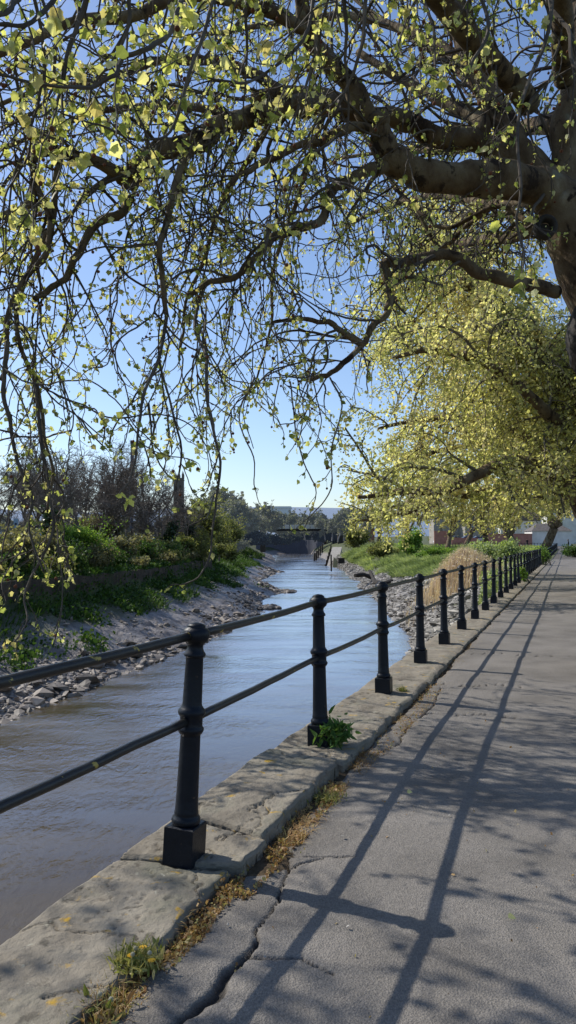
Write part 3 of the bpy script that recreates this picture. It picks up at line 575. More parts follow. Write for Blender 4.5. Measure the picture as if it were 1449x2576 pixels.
# ---------------------------------------------------------------- trees
def spline(pts, n_per=6, jit=0.0):
    p = np.asarray(pts, float); q = np.concatenate([[2 * p[0] - p[1]], p, [2 * p[-1] - p[-2]]]); out = []
    for i in range(1, len(q) - 2):
        for t in np.arange(n_per) / n_per:
            out.append(.5 * (2 * q[i] + (q[i + 1] - q[i - 1]) * t + (2 * q[i - 1] - 5 * q[i] + 4 * q[i + 1] - q[i + 2]) * t * t + (3 * q[i] - q[i - 1] - 3 * q[i + 1] + q[i + 2]) * t ** 3))
    out.append(q[-2]); return np.array(out)
def unit(v): return v / (np.linalg.norm(v) + 1e-9)
def grow(p, d, L, r0, r1, step, wig, grav, stop=None):
    pts = [np.array(p)]; d = unit(np.array(d)); n = max(int(L / step), 2); kink = rng.standard_normal(3)
    for i in range(n):
        if rng.random() < .35: kink = rng.standard_normal(3)
        d = unit(d + wig * (.5 * kink + .6 * rng.standard_normal(3)) + np.array((0, 0, -grav)))
        q = pts[-1] + d * step
        if stop is not None and stop(q): break
        pts.append(q)
    pts = np.array(pts); return pts, np.linspace(r0, r1, n + 1)[:len(pts)]
def along(pts, gap):
    "points and directions every gap metres"
    seg = np.linalg.norm(np.diff(pts, axis=0), axis=1); cum = np.concatenate([[0], np.cumsum(seg)]); out = []
    x = gap * rng.random()
    while x < cum[-1]:
        i = min(np.searchsorted(cum, x, side='right') - 1, len(seg) - 1); t = (x - cum[i]) / (seg[i] + 1e-9)
        out.append((pts[i] + (pts[i + 1] - pts[i]) * t, unit(pts[i + 1] - pts[i]), i + t)); x += gap * rng.uniform(.6, 1.4)
    return out
def side_dir(d, spread):
    r = rng.standard_normal(3); a = unit(np.cross(d, r)); return unit(d * math.cos(spread) + a * math.sin(spread))

# ------------- the plane tree overhead
_bx = [-400, -60, 20, 70, 130, 200, 232, 260, 300, 345, 440, 480, 560, 590, 625, 665, 700, 760, 830, 858, 900, 940, 985, 1040, 1200, 1320, 1449, 1700]
_by = [1500, 1640, 1690, 1640, 1600, 1480, 1230, 1150, 1230, 1270, 1230, 1330, 1250, 1130, 1170, 1230, 1120, 1230, 1290, 1180, 1090, 960, 900, 800, 740, 770, 600, 600]
_hol = [(700, 1120, 90, 120), (610, 1120, 30, 100), (205, 1080, 45, 100), (60, 1180, 40, 80), (470, 1140, 35, 60)]
def beyond(q, soft=0.0):
    x, y, f = proj(q)
    if f < .5: return False
    lim = np.interp(x, _bx, _by)
    if y > lim - soft - 90 * ((q[0] * 7.3 + q[1] * 3.1) % 1.0) * (y < 1500): return True
    return False
def stop1(q): return q[2] < .35 or q[1] < 1.9 or beyond(q) or (q[0] > 1.2 and q[2] < 2.3 and q[1] < 20)
T1 = np.array((4.25, 9.0, 0.0))
tree1 = thing('plane_tree', 'huge old plane tree overhead, leaning in from the right edge with sparse young leaves', 'tree', T1, group='plane trees along the river path')
limb_mb, tw_mb, lf_mb, sd_mb = MB(), MB(), MB(), MB()
def limb(spec, r0, r1, k=12, jit=.02, mb=limb_mb):
    pts = spline([P(*s) for s in spec], 5); n = len(pts); ph = rng.uniform(0, 100)
    j = np.stack([fbm(np.arange(n) * .33 + ph + 31 * a, np.zeros(n) + a, 3) for a in range(3)], 1); j[0] = 0
    rad = np.linspace(r0, r1, n); pts = pts + j * np.maximum(jit, rad[:, None] * .35)
    rad = rad * (1 + .16 * fbm(np.arange(n) * .6 + ph, np.zeros(n), 3)); mb.tube(pts, rad, k); return pts, rad
L1 = []
# trunk
tr = np.array([T1 + (0.15, 0, -.1), T1 + (.12, 0, .25), T1 + (.05, 0, 1.2), P(1602, 1130, 9), P(1588, 960, 9), P(1540, 800, 8.95), P(1484, 660, 8.9), P(1440, 560, 8.85), P(1418, 490, 8.8)])
trp = spline(tr, 6); trr = np.interp(np.linspace(0, 1, len(trp)), [0, .06, .2, .5, .75, 1], [.80, .62, .54, .47, .40, .30]); n = len(trp)
mbt = MB(); mbt.tube(trp, trr * (1 + .06 * fbm(np.arange(n) * .9, np.zeros(n), 2)), 28)
# burr on the trunk: knobbly dark swelling
a, b = np.meshgrid(np.linspace(0, PI, 22), np.linspace(0, 2 * PI, 30), indexing='ij'); rr = .30 * (1 + .18 * fbm(a * 5, b * 4, 4)); c = P(1478, 855, 8.62)
mbb = MB(); mbb.grid(np.stack([c[0] + .75 * rr * np.sin(a) * np.cos(b), c[1] + .8 * rr * np.sin(a) * np.sin(b), c[2] + 1.5 * rr * np.cos(a)], -1)[:, ::-1])
limbs = [
 ([(1435, 505, 8.8), (1350, 472, 8.7), (1225, 455, 8.5), (1150, 442, 8.4), (1060, 430, 8.25), (1000, 408, 8.15), (975, 385, 8.1), (965, 350, 8.05), (945, 318, 8.0)], .235, .11),
 ([(1400, 480, 8.9), (1330, 420, 9.0), (1205, 350, 9.1), (1120, 345, 9.05), (1070, 335, 9.0), (1025, 302, 8.9), (945, 290, 8.8), (875, 268, 8.6), (825, 246, 8.5), (725, 236, 8.3), (640, 250, 8.1)], .16, .075),
 ([(945, 318, 8.0), (925, 290, 8.0), (890, 215, 7.9), (825, 150, 7.7), (775, 75, 7.5), (755, -40, 7.3)], .135, .07),
 ([(900, 280, 8.6), (800, 262, 8.4), (725, 268, 8.2), (660, 290, 8.0), (600, 302, 7.9), (545, 322, 7.8), (500, 352, 7.7), (440, 375, 7.6), (375, 395, 7.6), (340, 440, 7.6), (322, 468, 7.6)], .125, .09),
 ([(322, 468, 7.6), (300, 440, 7.5), (240, 408, 7.4), (165, 388, 7.3), (120, 362, 7.2), (92, 358, 7.15), (88, 400, 7.1), (85, 470, 7.1), (70, 520, 7.0), (20, 545, 7.0), (-60, 580, 6.9)], .07, .03),
 ([(1420, 500, 8.8), (1330, 400, 9.0), (1265, 300, 9.1), (1225, 220, 9.2), (1190, 165, 9.3), (1165, 100, 9.4), (1150, -40, 9.5)], .20, .10),
 ([(1430, 500, 8.9), (1428, 380, 8.9), (1443, 250, 8.9), (1455, 80, 9.0), (1470, -100, 9.2)], .22, .14),
 ([(1215, 350, 9.1), (1210, 305, 9.1), (1140, 270, 9.4), (1075, 232, 9.6), (1000, 190, 9.9), (900, 130, 10.2)], .10, .05),
 ([(965, 350, 8.05), (930, 328, 7.9), (875, 324, 7.8), (830, 340, 7.7), (812, 356, 7.65), (770, 360, 7.6), (700, 395, 7.5), (640, 420, 7.4), (570, 470, 7.3)], .06, .022),
 ([(975, 412, 8.1), (940, 425, 8.0), (890, 445, 7.9), (845, 470, 7.8), (822, 500, 7.75), (808, 555, 7.7), (760, 575, 7.6), (700, 590, 7.55), (662, 630, 7.5), (600, 690, 7.4), (540, 705, 7.3), (470, 745, 7.2)], .065, .025),
 ([(1400, 735, 8.8), (1340, 718, 8.6), (1275, 705, 8.5), (1215, 690, 8.4), (1170, 662, 8.35), (1125, 642, 8.3), (1080, 645, 8.25), (1040, 656, 8.2), (985, 658, 8.15), (968, 668, 8.15), (972, 690, 8.15), (984, 725, 8.15), (978, 770, 8.1), (968, 795, 8.1), (930, 830, 8.0), (912, 866, 8.0), (865, 912, 7.9), (812, 945, 7.8), (770, 960, 7.8)], .078, .024),
 ([(910, 866, 8.0), (875, 845, 7.9), (840, 820, 7.8), (800, 806, 7.7), (740, 804, 7.6), (690, 812, 7.5)], .042, .015),
 ([(325, 500, 7.6), (300, 540, 7.4), (240, 566, 7.3), (205, 620, 7.2), (175, 680, 7.1), (130, 720, 7.0), (85, 755, 6.9)], .05, .025),
 ([(90, 470, 7.1), (130, 560, 7.0), (115, 640, 6.9), (60, 700, 6.8), (20, 800, 6.7), (15, 900, 6.6), (5, 960, 6.6)], .035, .02),
 ([(150, 390, 7.3), (145, 450, 7.2), (130, 560, 7.1), (90, 640, 7.0), (40, 780, 6.9), (45, 860, 6.8), (90, 960, 6.8), (105, 1060, 6.7), (130, 1180, 6.6), (125, 1290, 6.5)], .035, .010),
 ([(20, 860, 6.6), (10, 980, 6.5), (25, 1060, 6.5), (45, 1160, 6.4), (80, 1250, 6.3), (75, 1340, 6.2), (110, 1440, 6.1)], .024, .008),
 ([(90, 960, 6.8), (110, 1150, 6.5), (128, 1260, 6.4), (135, 1330, 6.3), (95, 1420, 6.2), (60, 1500, 6.1), (70, 1560, 6.0), (30, 1620, 5.9)], .018, .006),
 ([(140, 1300, 6.4), (150, 1400, 6.2), (160, 1480, 6.1), (150, 1560, 6.0), (140, 1610, 6.0)], .008, .004),
 ([(510, 720, 7.3), (490, 820, 7.0), (520, 900, 6.6), (520, 1000, 6.4), (538, 1090, 6.3), (555, 1180, 6.2), (540, 1280, 6.2), (528, 1390, 6.1), (500, 1450, 6.0), (460, 1470, 6.0), (430, 1472, 6.0)], .020, .0035),
 ([(540, 1240, 6.2), (520, 1300, 6.0), (480, 1320, 6.0), (440, 1345, 5.9)], .006, .003), ([(545, 1160, 6.2), (520, 1230, 6.2), (490, 1270, 6.1)], .006, .003),
 ([(420, 790, 6.8), (400, 900, 6.4), (360, 1000, 6.0), (345, 1110, 5.8), (330, 1200, 5.7), (300, 1240, 5.6)], .018, .005), ([(400, 900, 6.4), (430, 1020, 6.2), (455, 1130, 6.2), (440, 1230, 6.2), (405, 1290, 6.1), (370, 1320, 6.1)], .012, .004),
 ([(640, 950, 7.2), (600, 1050, 7.0), (640, 1150, 7.0), (640, 1220, 7.0), (652, 1265, 7.0)], .010, .004), ([(830, 950, 7.6), (860, 1020, 7.4), (835, 1130, 7.2), (832, 1230, 7.1), (790, 1290, 7.0), (752, 1322, 7.0)], .010, .004),
 ([(730, 960, 7.4), (745, 1080, 7.2), (770, 1180, 7.1), (795, 1240, 7.0), (770, 1320, 7.0)], .009, .004),
 ([(1330, 560, 8.7), (1250, 520, 9.0), (1130, 570, 9.3), (1060, 540, 9.5), (1020, 500, 9.6)], .035, .015), ([(1240, 520, 9.0), (1180, 560, 9.6), (1110, 620, 9.9), (1040, 520, 10), (990, 470, 10.2)], .035, .02),
 ([(1400, 480, 8.9), (1320, 500, 10), (1220, 505, 11.5), (1100, 490, 13), (980, 520, 14.2), (880, 560, 15)], .14, .03), ([(1410, 520, 8.9), (1300, 590, 10.5), (1180, 610, 12.5), (1080, 640, 14.5), (1000, 690, 15.5)], .12, .03), ([(1420, 300, 9), (1300, 330, 11), (1150, 380, 13), (1000, 380, 15), (850, 400, 16)], .13, .03),
 ([(-200, -200, 4.0), (-600, -200, 4.6), (-1000, -200, 5.2), (-1400, -150, 5.6)], .04, .015), 
 # high limbs reaching out over the viewer and the water, out of the top of the picture
 ([(1330, 260, 8.6), (1150, 60, 7.2), (960, -160, 6.0), (700, -260, 5.0), (420, -300, 4.4), (120, -280, 4.1), (-200, -200, 4.0)], .13, .04),
 ([(1420, 200, 8.6), (1400, -50, 7.0), (1330, -300, 5.6), (1150, -420, 4.8), (950, -420, 4.4)], .12, .05),
 ([(775, 75, 7.5), (640, 20, 7.0), (480, -10, 6.6), (330, 40, 6.3), (180, 60, 6.1), (20, 130, 6.0), (-150, 160, 6.0)], .07, .025),
 ([(725, 236, 8.3), (640, 190, 8.4), (520, 150, 8.6), (380, 160, 8.8), (240, 210, 9.0), (90, 230, 9.2), (-80, 300, 9.4)], .065, .025),
 ([(600, 300, 7.9), (480, 270, 8.2), (330, 270, 8.4), (190, 300, 8.6), (40, 360, 8.7), (-100, 420, 8.8)], .05, .02),
 ([(545, 322, 7.8), (470, 400, 7.4), (430, 520, 7.0), (400, 640, 6.8), (420, 790, 6.8)], .045, .02),
 ([(700, 260, 8.2), (640, 380, 8.6), (560, 500, 8.9), (520, 640, 9.0), (470, 760, 9.0), (455, 880, 9.0)], .04, .014),
 ([(830, 250, 8.5), (790, 380, 9.0), (740, 520, 9.4), (690, 680, 9.6), (680, 820, 9.6), (650, 950, 9.6)], .04, .012),
 ([(1190, 165, 9.3), (1050, 90, 10), (880, 40, 10.8), (680, 60, 11.4), (500, 90, 12)], .08, .03), ([(1265, 300, 9.1), (1120, 150, 10.5), (980, 60, 11.5), (850, -40, 12.2)], .07, .03),
 ([(460, -60, 4.3), (455, 10, 4.0), (430, 72, 3.9), (395, 105, 3.8), (345, 132, 3.7), (310, 150, 3.7), (288, 185, 3.6), (240, 214, 3.6), (160, 220, 3.5), (70, 205, 3.5), (-30, 180, 3.5)], .017, .007),
 ([(560, -80, 5.0), (520, 60, 4.6), (470, 200, 4.4), (430, 330, 4.4), (350, 352, 4.3), (250, 318, 4.2), (160, 290, 4.1)], .014, .005),
 ([(180, -60, 3.4), (120, 20, 3.2), (70, 62, 3.1), (0, 62, 3.0), (-60, 70, 3.0)], .012, .006), ([(60, -40, 3.2), (30, 15, 3.0), (0, 35, 2.9), (-40, 40, 2.9)], .014, .009),
 ([(1180, -80, 5.4), (1230, 60, 5.2), (1190, 150, 5.1), (1160, 215, 5.1), (1120, 170, 5.0)], .016, .006), ([(1390, -80, 5.6), (1380, 80, 5.3), (1330, 200, 5.2), (1300, 330, 5.1), (1310, 470, 5.0), (1300, 560, 5.0), (1318, 640, 5.0), (1310, 690, 4.95)], .016, .005),
 ([(800, -60, 5.0), (760, 100, 4.8), (640, 200, 4.6), (560, 205, 4.5), (480, 180, 4.5)], .014, .005),
]
for sp_, r0, r1 in limbs:
    fine = r0 < .03
    L1.append((*limb(sp_, r0, r1, 6 if fine else 14, .012 if fine else .03, tw_mb if fine else limb_mb), fine))
NL = [0]; leaf_near, leaf_mid = [], []
def leafy(p, d, L):
    pts, rad = grow(p, d, L, .0042, .0018, .035, .35, .05, None)
    tw_mb.tube(pts, rad, 3, False)
    for i in range(int(rng.integers(2, 5))):
        q = pts[-1 - int(rng.integers(0, min(3, len(pts))))]; (leaf_near if q[1] < 5.6 else leaf_mid).append(q)
    if rng.random() < .13:
        L_ = rng.uniform(.05, .12); q = pts[-1]; e = q + np.array((rng.normal(0, .015), rng.normal(0, .015), -L_)); tw_mb.tube([q, (q + e) / 2 + .006, e], .0014, 3, False)
        rr = rng.uniform(.011, .016); ico_p = e - np.array((0, 0, rr)); sd_mb.lathe([(rr * math.sin(t), -rr * math.cos(t)) for t in np.linspace(.05, PI - .05, 6)], 7, ico_p)
def l3(p, d, L, r):
    if stop1(p): return
    x_, y_, f_ = proj(p)
    if rng.random() < (.55 if x_ > 860 and -50 < y_ < 520 else .12): return
    pts, rad = grow(p, d, L, r, .0042, .06, .24, .10, stop1)
    if len(pts) < 3: return
    tw_mb.tube(pts, rad, 4, False)
    for q, dd, _ in along(pts, .17): leafy(q, side_dir(dd, rng.uniform(.5, 1.2)), rng.uniform(.06, .22))
    leafy(pts[-1], unit(pts[-1] - pts[-2]), .1)
for pts, rad, fine in L1:
    if fine:
        for q, dd, i in along(pts, .15):
            if rng.random() < .5: l3(q, side_dir(dd, rng.uniform(.5, 1.1)), rng.uniform(.15, .5), .004)
            else: leafy(q, side_dir(dd, rng.uniform(.5, 1.2)), rng.uniform(.06, .2))
        leafy(pts[-1], unit(pts[-1] - pts[-2]), .1); continue
    for q, dd, i in along(pts, .27):
        r = rad[min(int(i), len(rad) - 1)]
        if stop1(q) or (r > .2 and rng.random() < .7): continue
        d = side_dir(dd, rng.uniform(.6, 1.3)); d = unit(d + np.array((-.25, rng.normal(0, .25), .1)))
        if d[1] < -.55 and q[1] < 6.5: d[1] *= -.3
        L = rng.uniform(.7, 2.3); r2 = min(.45 * r, .028) * rng.uniform(.6, 1)
        p2, rd2 = grow(q, d, L, max(r2, .009), .006, .09, .2, .055, stop1)
        if len(p2) < 4: continue
        tw_mb.tube(p2, rd2, 5, False)
        for q3, d3, i3 in along(p2, .33):
            dn = side_dir(d3, rng.uniform(.4, 1.1)); dn = unit(dn + np.array((0, 0, -.35)))
            l3(q3, dn, rng.uniform(.3, 1.25) * (1.0 if rng.random() < .85 else 1.6), rng.uniform(.006, .0105))
        l3(p2[-1], unit(p2[-1] - p2[-2]), rng.uniform(.4, 1.3), .0055)
leaf_near = np.array(leaf_near); leaf_mid = np.array(leaf_mid)
print('tree1 leaves', len(leaf_near), len(leaf_mid))
leaf_mid = leaf_mid + rng.normal(0, .012, leaf_mid.shape); leaf_near = leaf_near + rng.normal(0, .01, leaf_near.shape)
leaves(lf_mb, leaf_near, rng.uniform(.03, .08, len(leaf_near)), MAPLE, .75)
near_m = leaf_mid[:, 1] < 7.6
for sel, shp in ((near_m, MAPLE), (~near_m, KITE)): leaves(lf_mb, leaf_mid[sel], .017 + .047 * rng.random(sel.sum()) ** 1.5, shp, .7)
trunk_o = obj('trunk', mbt, M['bark'], tree1, True); obj('burr', mbb, M['timber'], trunk_o, True)
# pruned knot hole on the trunk
c = P(1376, 567, 8.42); mbk = MB(); aa = np.linspace(0, 2 * PI, 17)
for (r, y0) in (((.085, .10), 0),): mbk.grid(np.stack([np.stack([c[0] + rr_ * np.cos(aa), np.full(17, c[1] + dy), c[2] + rr_ * 1.05 * np.sin(aa)], 1) for rr_, dy in ((.13, .1), (.125, .0), (.10, -.02), (.075, 0), (.06, .08))]))
mbk.add(np.stack([c[0] + .06 * np.cos(aa[:-1]), np.full(16, c[1] + .08), c[2] + .06 * np.sin(aa[:-1])], 1), [np.arange(16)[None]]); obj('knot_hole', mbk, M['timber'], trunk_o, True)
obj('limbs', limb_mb, M['bark'], tree1, True); obj('twigs', tw_mb, M['twig'], tree1); obj('foliage', lf_mb, M['leaf'], tree1); obj('seed_balls', sd_mb, M['seed'], tree1, True)

# ------------- the other plane trees
def plane_tree(root, H, R, seed, leafmat_, twigm, main=None, lo=2.0, dens=1.0, lsize=.10, lean=(0, 0), stop=None, tr=.45, base=None, k3=1.0):
    "general hanging plane tree with its own limbs; coordinates are world ones round base"
    global rng
    keep = rng; rng = np.random.default_rng(seed)
    base = np.array(root.location) if base is None else np.array(base)
    tk, tw, lf = MB(), MB(), MB()
    fork = base + np.array((lean[0], lean[1], H * .24))
    t = spline([base + (0, 0, -.2), base + (0, 0, .3), base + np.array((lean[0] * .5, lean[1] * .5, H * .13)), fork], 5); tk.tube(t, np.interp(np.linspace(0, 1, len(t)), [0, .15, 1], [tr * 1.5, tr * 1.08, tr * .85]), 14)
    lm = []
    for i in range(9):
        a = i * 2 * PI / 9 + rng.uniform(-.3, .3); el = rng.uniform(.25, 1.2); L = R * rng.uniform(.8, 1.05) / max(math.cos(el), .55)
        d = np.array((math.cos(a) * math.cos(el), math.sin(a) * math.cos(el), math.sin(el)))
        p, r = grow(fork, d, L, tr * rng.uniform(.38, .55), .05, .5, .12, .016 if el < .7 else .0); kz = np.where(p[:, 2] < base[2] + max(lo, 2.6))[0]; kz = int(kz[kz > 2][0]) if (kz > 2).any() else len(p); lm.append((p[:kz], r[:kz]))
    for sp_, r0, r1 in (main or []): lm.append(limb(sp_, r0, r1, 8, .04, MB()))
    pos, dirs = [], []
    def ok(q): return q[2] > lo + base[2] + 1.2 * vnoise(q[0] * .9, q[1] * .9) and (stop is None or not stop(q))
    for p, r in lm:
        tk.tube(p, r, 8)
        for q, dd, i in along(p, .62 / dens):
            if i < 2: continue
            d2 = unit(side_dir(dd, rng.uniform(.6, 1.3)) + np.array((0, 0, .25)))
            p2, r2 = grow(q, d2, rng.uniform(1.3, 3.6), min(r[min(int(i), len(r) - 1)] * .5, .06), .014, .25, .2, .07)
            g = [ok(x) for x in p2]; n2 = g.index(False) if False in g else len(g)
            if n2 < 3: continue
            p2 = p2[:n2]; tw.tube(p2, r2[:n2], 4, False)
            for q3, d3, _ in along(p2, .30 / dens):
                p3, r3 = grow(q3, unit(side_dir(d3, rng.uniform(.4, 1.2)) + np.array((0, 0, -.2))), rng.uniform(.6, 2.3), .02, .009, .2, .22, .22)
                g = [ok(x) for x in p3]; n3 = g.index(False) if False in g else len(g)
                if n3 < 2: continue
                p3 = p3[:n3]; tw.tube(p3, r3[:n3], 3, False)
                m = int(n3 * 9 * k3 * rng.uniform(.25, 1.9)); pos.append(p3[rng.integers(0, n3, m)] + rng.normal(0, .14, (m, 3)))
    pos = np.concatenate(pos) if pos else np.zeros((0, 3))
    leaves(lf, pos, rng.uniform(.5, 1.3, len(pos)) * lsize, KITE, .25, tint=np.clip(.5 + .75 * fbm(pos[:, 0] * .9, pos[:, 2] * .9 + pos[:, 1], 3) + rng.normal(0, .22, len(pos)), 0, 1))
    print(root.name, 'leaves', len(pos))
    obj('trunk', tk, M['bark'], root, True); obj('twigs', tw, twigm, root); obj('foliage', lf, leafmat_, root)
    rng = keep
def stop2(q):
    x, y, f = proj(q); lim = np.interp(y, [200, 500, 600, 700, 800, 950, 1100, 1220, 1330, 1345], [1040, 1000, 975, 945, 915, 905, 900, 880, 850, 860]) - 110 * vnoise(q[2] * 1.1, q[1] * .5) - 40 * vnoise(q[2] * 5, q[1] * 3)
    return f > 1 and (x < lim or y > np.interp(x, [840, 900, 1000, 1100, 1449], [1345, 1380, 1335, 1325, 1300]) + 30 * vnoise(q[0] * 2, q[1]))
t2 = thing('plane_tree', 'broad yellow green plane tree with a long bowed limb, second along the path', 'tree', (9.5, 22.5, 0), group='plane trees along the river path')
plane_tree(t2, 19, 7.8, 21, M['leafpale'], M['twig2'], main=[([(1490, 1330, 22.5), (1449, 1255, 22.3), (1415, 1222, 22), (1375, 1188, 21.8), (1325, 1166, 21.5), (1275, 1160, 21.3), (1225, 1182, 21), (1125, 1232, 20.8), (1040, 1236, 20.6), (965, 1242, 20.4), (900, 1250, 20.2)], .30, .05),
   ([(1490, 1200, 22.5), (1430, 1090, 22), (1370, 1040, 21.5), (1290, 960, 21), (1180, 900, 20.5), (1080, 880, 20.5), (990, 900, 20.5)], .24, .05), ([(1500, 1100, 22.5), (1400, 900, 23), (1280, 780, 23.5), (1150, 720, 24), (1050, 720, 24)], .22, .05), ([(1490, 1150, 22.5), (1380, 1010, 24), (1250, 850, 26), (1120, 800, 27), (1000, 820, 27)], .2, .05), ([(1490, 1250, 22.5), (1330, 1100, 25), (1180, 1050, 27), (1040, 1060, 28), (950, 1080, 28)], .2, .05)], dens=1.2, lsize=.098, stop=stop2, tr=.5, k3=.85)
def stop3(q):
    x, y, f = proj(q); return f > 1 and (x < 838 + 40 * vnoise(q[2], q[1]) or y > np.interp(x, [830, 900, 960, 1050, 1449], [1372, 1425, 1395, 1340, 1322]) + 22 * vnoise(q[0] * 1.5, q[1]) or y < 700)
t3 = thing('plane_tree', 'plane tree with drooping yellow leaves, third along the path behind the bowed limb', 'tree', (16.5, 37, 0), group='plane trees along the river path')
plane_tree(t3, 15, 9.5, 33, M['leafpale'], M['twig2'], main=[([(1500, 1300, 37), (1400, 1240, 36.5), (1270, 1230, 36), (1120, 1260, 35.5), (980, 1300, 35), (880, 1310, 35)], .3, .05), ([(1450, 1250, 37), (1300, 1130, 36), (1120, 1130, 35.5), (960, 1190, 35)], .25, .05)], dens=1.0, lsize=.13, stop=stop3, tr=.5, k3=.8)
t4 = thing('plane_tree', 'plane tree with a leaning dark trunk beside the bar fence', 'tree', (0, 0, 0), group='plane trees along the river path')
plane_tree(t4, 13, 7.5, 44, M['leaf_far'], M['twig2'], lo=4.3, dens=.62, lsize=.26, lean=(-1.4, 0), tr=.55, k3=.8)
t5 = dup(t4, (33.2, 98, groundz(98)), 2.2, (1.1, 1.1, 1.05), 'plane tree with a thick forked trunk in front of the white building')
t4.location = P(1300, 1374, 100) * (1, 1, 0) + (0, 0, float(groundz(100)))
for i, (x, Yq, rz, s_, lb) in enumerate([(1225, 108, 1.1, .8, 'plane tree with its trunk in the middle of the thin bar fence'), (1125, 128, 4.0, .8, 'plane tree at the left end of the thin bar fence'), (1170, 160, 3.1, .95, 'plane tree in front of the red wall, left of the parked cars'), (1400, 215, .6, 1.2, 'pale green plane tree behind the white building'), (1040, 150, 5.2, .9, 'plane tree above the green bank, leftmost of the far row'), (1270, 150, 2.6, .9, 'plane tree behind the parked cars'), (950, 185, 1.9, .95, 'plane tree over the slipway on the far right bank'), (1530, 62, 4.4, .95, 'plane tree at the right picture edge just beyond the railing corner')]):
    dup(t4, P(x, 1374, Yq) * (1, 1, 0) + (0, 0, float(groundz(Yq)) - .1), rz, s_, lb)
hazy(M['bendwall'], (.3, .42, .75), .035); hazy(M['haze'], (.42, .52, .66), .05); hazy(M['hazetwig'], (.45, .5, .6), .06); hazy(M['hazedark'], (.3, .42, .7), .03)  # bluish glow on far wall, leaves and bark stands in for distance haze
# ---------------------------------------------------------------- trees on the opposite bank
def bare_tree(name, label, seed, H, spread, mat, levels=4, tr=.2, rmin=.016, leaf=None, lmat=None, lsz=.2, ivy=False, group=None, lean=0., density=1.0):
    global rng
    keep = rng; rng = np.random.default_rng(seed)
    root = thing(name, label, 'tree', (0, 0, 0), group=group); tk, tw, lf = MB(), MB(), MB(); tips = []
    def rec(p, d, L, r, lev):
        pts, rad = grow(p, d, L, r, max(r * .45, rmin * .6), max(L / 7, .12), .13 + .05 * lev, -.03 if lev < 2 else .01)
        (tk if lev == 0 else tw).tube(pts, rad, 8 if lev == 0 else 5 if lev == 1 else 3, False)
        if lev >= levels: tips.append(pts); return
        n = int((4, 6, 6, 5)[min(lev, 3)] * density) + (3 if lev == 0 else 0)
        for i in range(n):
            k = int(rng.uniform(.3 if lev else .28, 1) * (len(pts) - 1)); dd = unit(pts[min(k + 1, len(pts) - 1)] - pts[max(k - 1, 0)])
            rec(pts[k], unit(side_dir(dd, rng.uniform(.35, .95) * spread) + np.array((0, 0, .18))), L * rng.uniform(.42, .72), max(rad[k] * .55, rmin), lev + 1)
        rec(pts[-1], unit(pts[-1] - pts[-2]), L * .55, max(rad[-1], rmin), lev + 1)
    rec(np.array((0, 0, -.2)), unit(np.array((lean, 0, 1.))), H * .48, tr, 0)
    o = obj('trunk', tk, mat, root, True); obj('twigs', tw, mat, root)
    if leaf:
        pos = np.concatenate([t[rng.integers(0, len(t), leaf)] + rng.normal(0, .25, (leaf, 3)) for t in tips]); leaves(lf, pos, rng.uniform(.6, 1.3, len(pos)) * lsz, KITE, .2, tint=np.clip(.5 + .5 * fbm(pos[:, 0] * .7, pos[:, 2] * .7, 3) + rng.normal(0, .15, len(pos)), 0, 1)); obj('foliage', lf, lmat, root)
    if ivy:
        t = np.concatenate(tk.v); n = 2600; pos = t[rng.integers(0, len(t), n)] + rng.normal(0, .28, (n, 3)); lv = MB(); leaves(lv, pos, rng.uniform(.12, .28, n), QUAD, .3); obj('ivy', lv, M['ivy'], root)
    rng = keep; return root
gB = 'leafless trees on the opposite bank'
zgl = lambda x, y: float(zl(np.array(float(x)), np.array(float(y))))
def base_at(x, Yq): p = P(x, 1366, Yq); return (p[0], Yq, zgl(p[0], Yq) - .1)
protos = [bare_tree('bare_tree', '', s, h, sp_, M['baretwig'], 4, .16, .014, group=gB, density=dn) for s, h, sp_, dn in ((3, 9, .85, 1.0), (5, 10, .7, 1.15), (8, 8, 1.05, 1.1))]
ivyp = bare_tree('ivy_clad_tree', '', 12, 9, .8, M['baretwig'], 3, .22, .02, ivy=True, group='ivy covered trees on the opposite bank')
wil = bare_tree('budding_tree', '', 15, 7.5, 1.0, M['baretwig'], 3, .16, .015, leaf=9, lmat=M['willow'], lsz=.2, group='budding trees on the opposite bank', density=1.1)
used = set()
def plant(pr, x, Yq, s_, rz, label):
    loc = base_at(x, Yq)
    if pr.name in used: return dup(pr, loc, rz, s_, label)
    used.add(pr.name); pr.location = loc; pr.rotation_euler = (0, 0, rz); pr.scale = (s_,) * 3 if np.ndim(s_) == 0 else s_; pr['label'] = label; return pr
lab = ['leafless tree at the left picture edge behind the hanging twigs', 'tall leafless tree left of the ivy clad trunk', 'leafless tree right behind the bright green shrub', 'tall leafless tree left of the dark mast', 'wide leafless tree right of the dark mast', 'leafless tree in front of the church tower', 'leafless tree between mast and church tower, low and dense', 'leafless tree with dense crown behind the parked cars', 'leafless tree behind the bright green shrub, left side', 'thin leafless tree right of the ivy clad trunk', 'pale leafless tree in the second row at the far left', 'pale leafless tree in the second row above the shrub', 'leafless tree in the second row under the mast', 'leafless tree in the second row left of the church tower']
for i, (x, Yq, s_, pi) in enumerate([(15, 62, .80, 0), (95, 66, 1.05, 1), (235, 70, 1.15, 2), (292, 75, 1.2, 1), (372, 80, 1.2, 0), (440, 88, 1.05, 2), (335, 72, .8, 2), (150, 78, 1.2, 0), (200, 66, .9, 0), (135, 60, .85, 1), (60, 95, 1.5, 1), (210, 100, 1.6, 0), (320, 105, 1.5, 1), (400, 110, 1.35, 0)]):
    plant(protos[pi], x, Yq, s_ * (1.15 if i < 10 else .98), i * 1.7, lab[i])
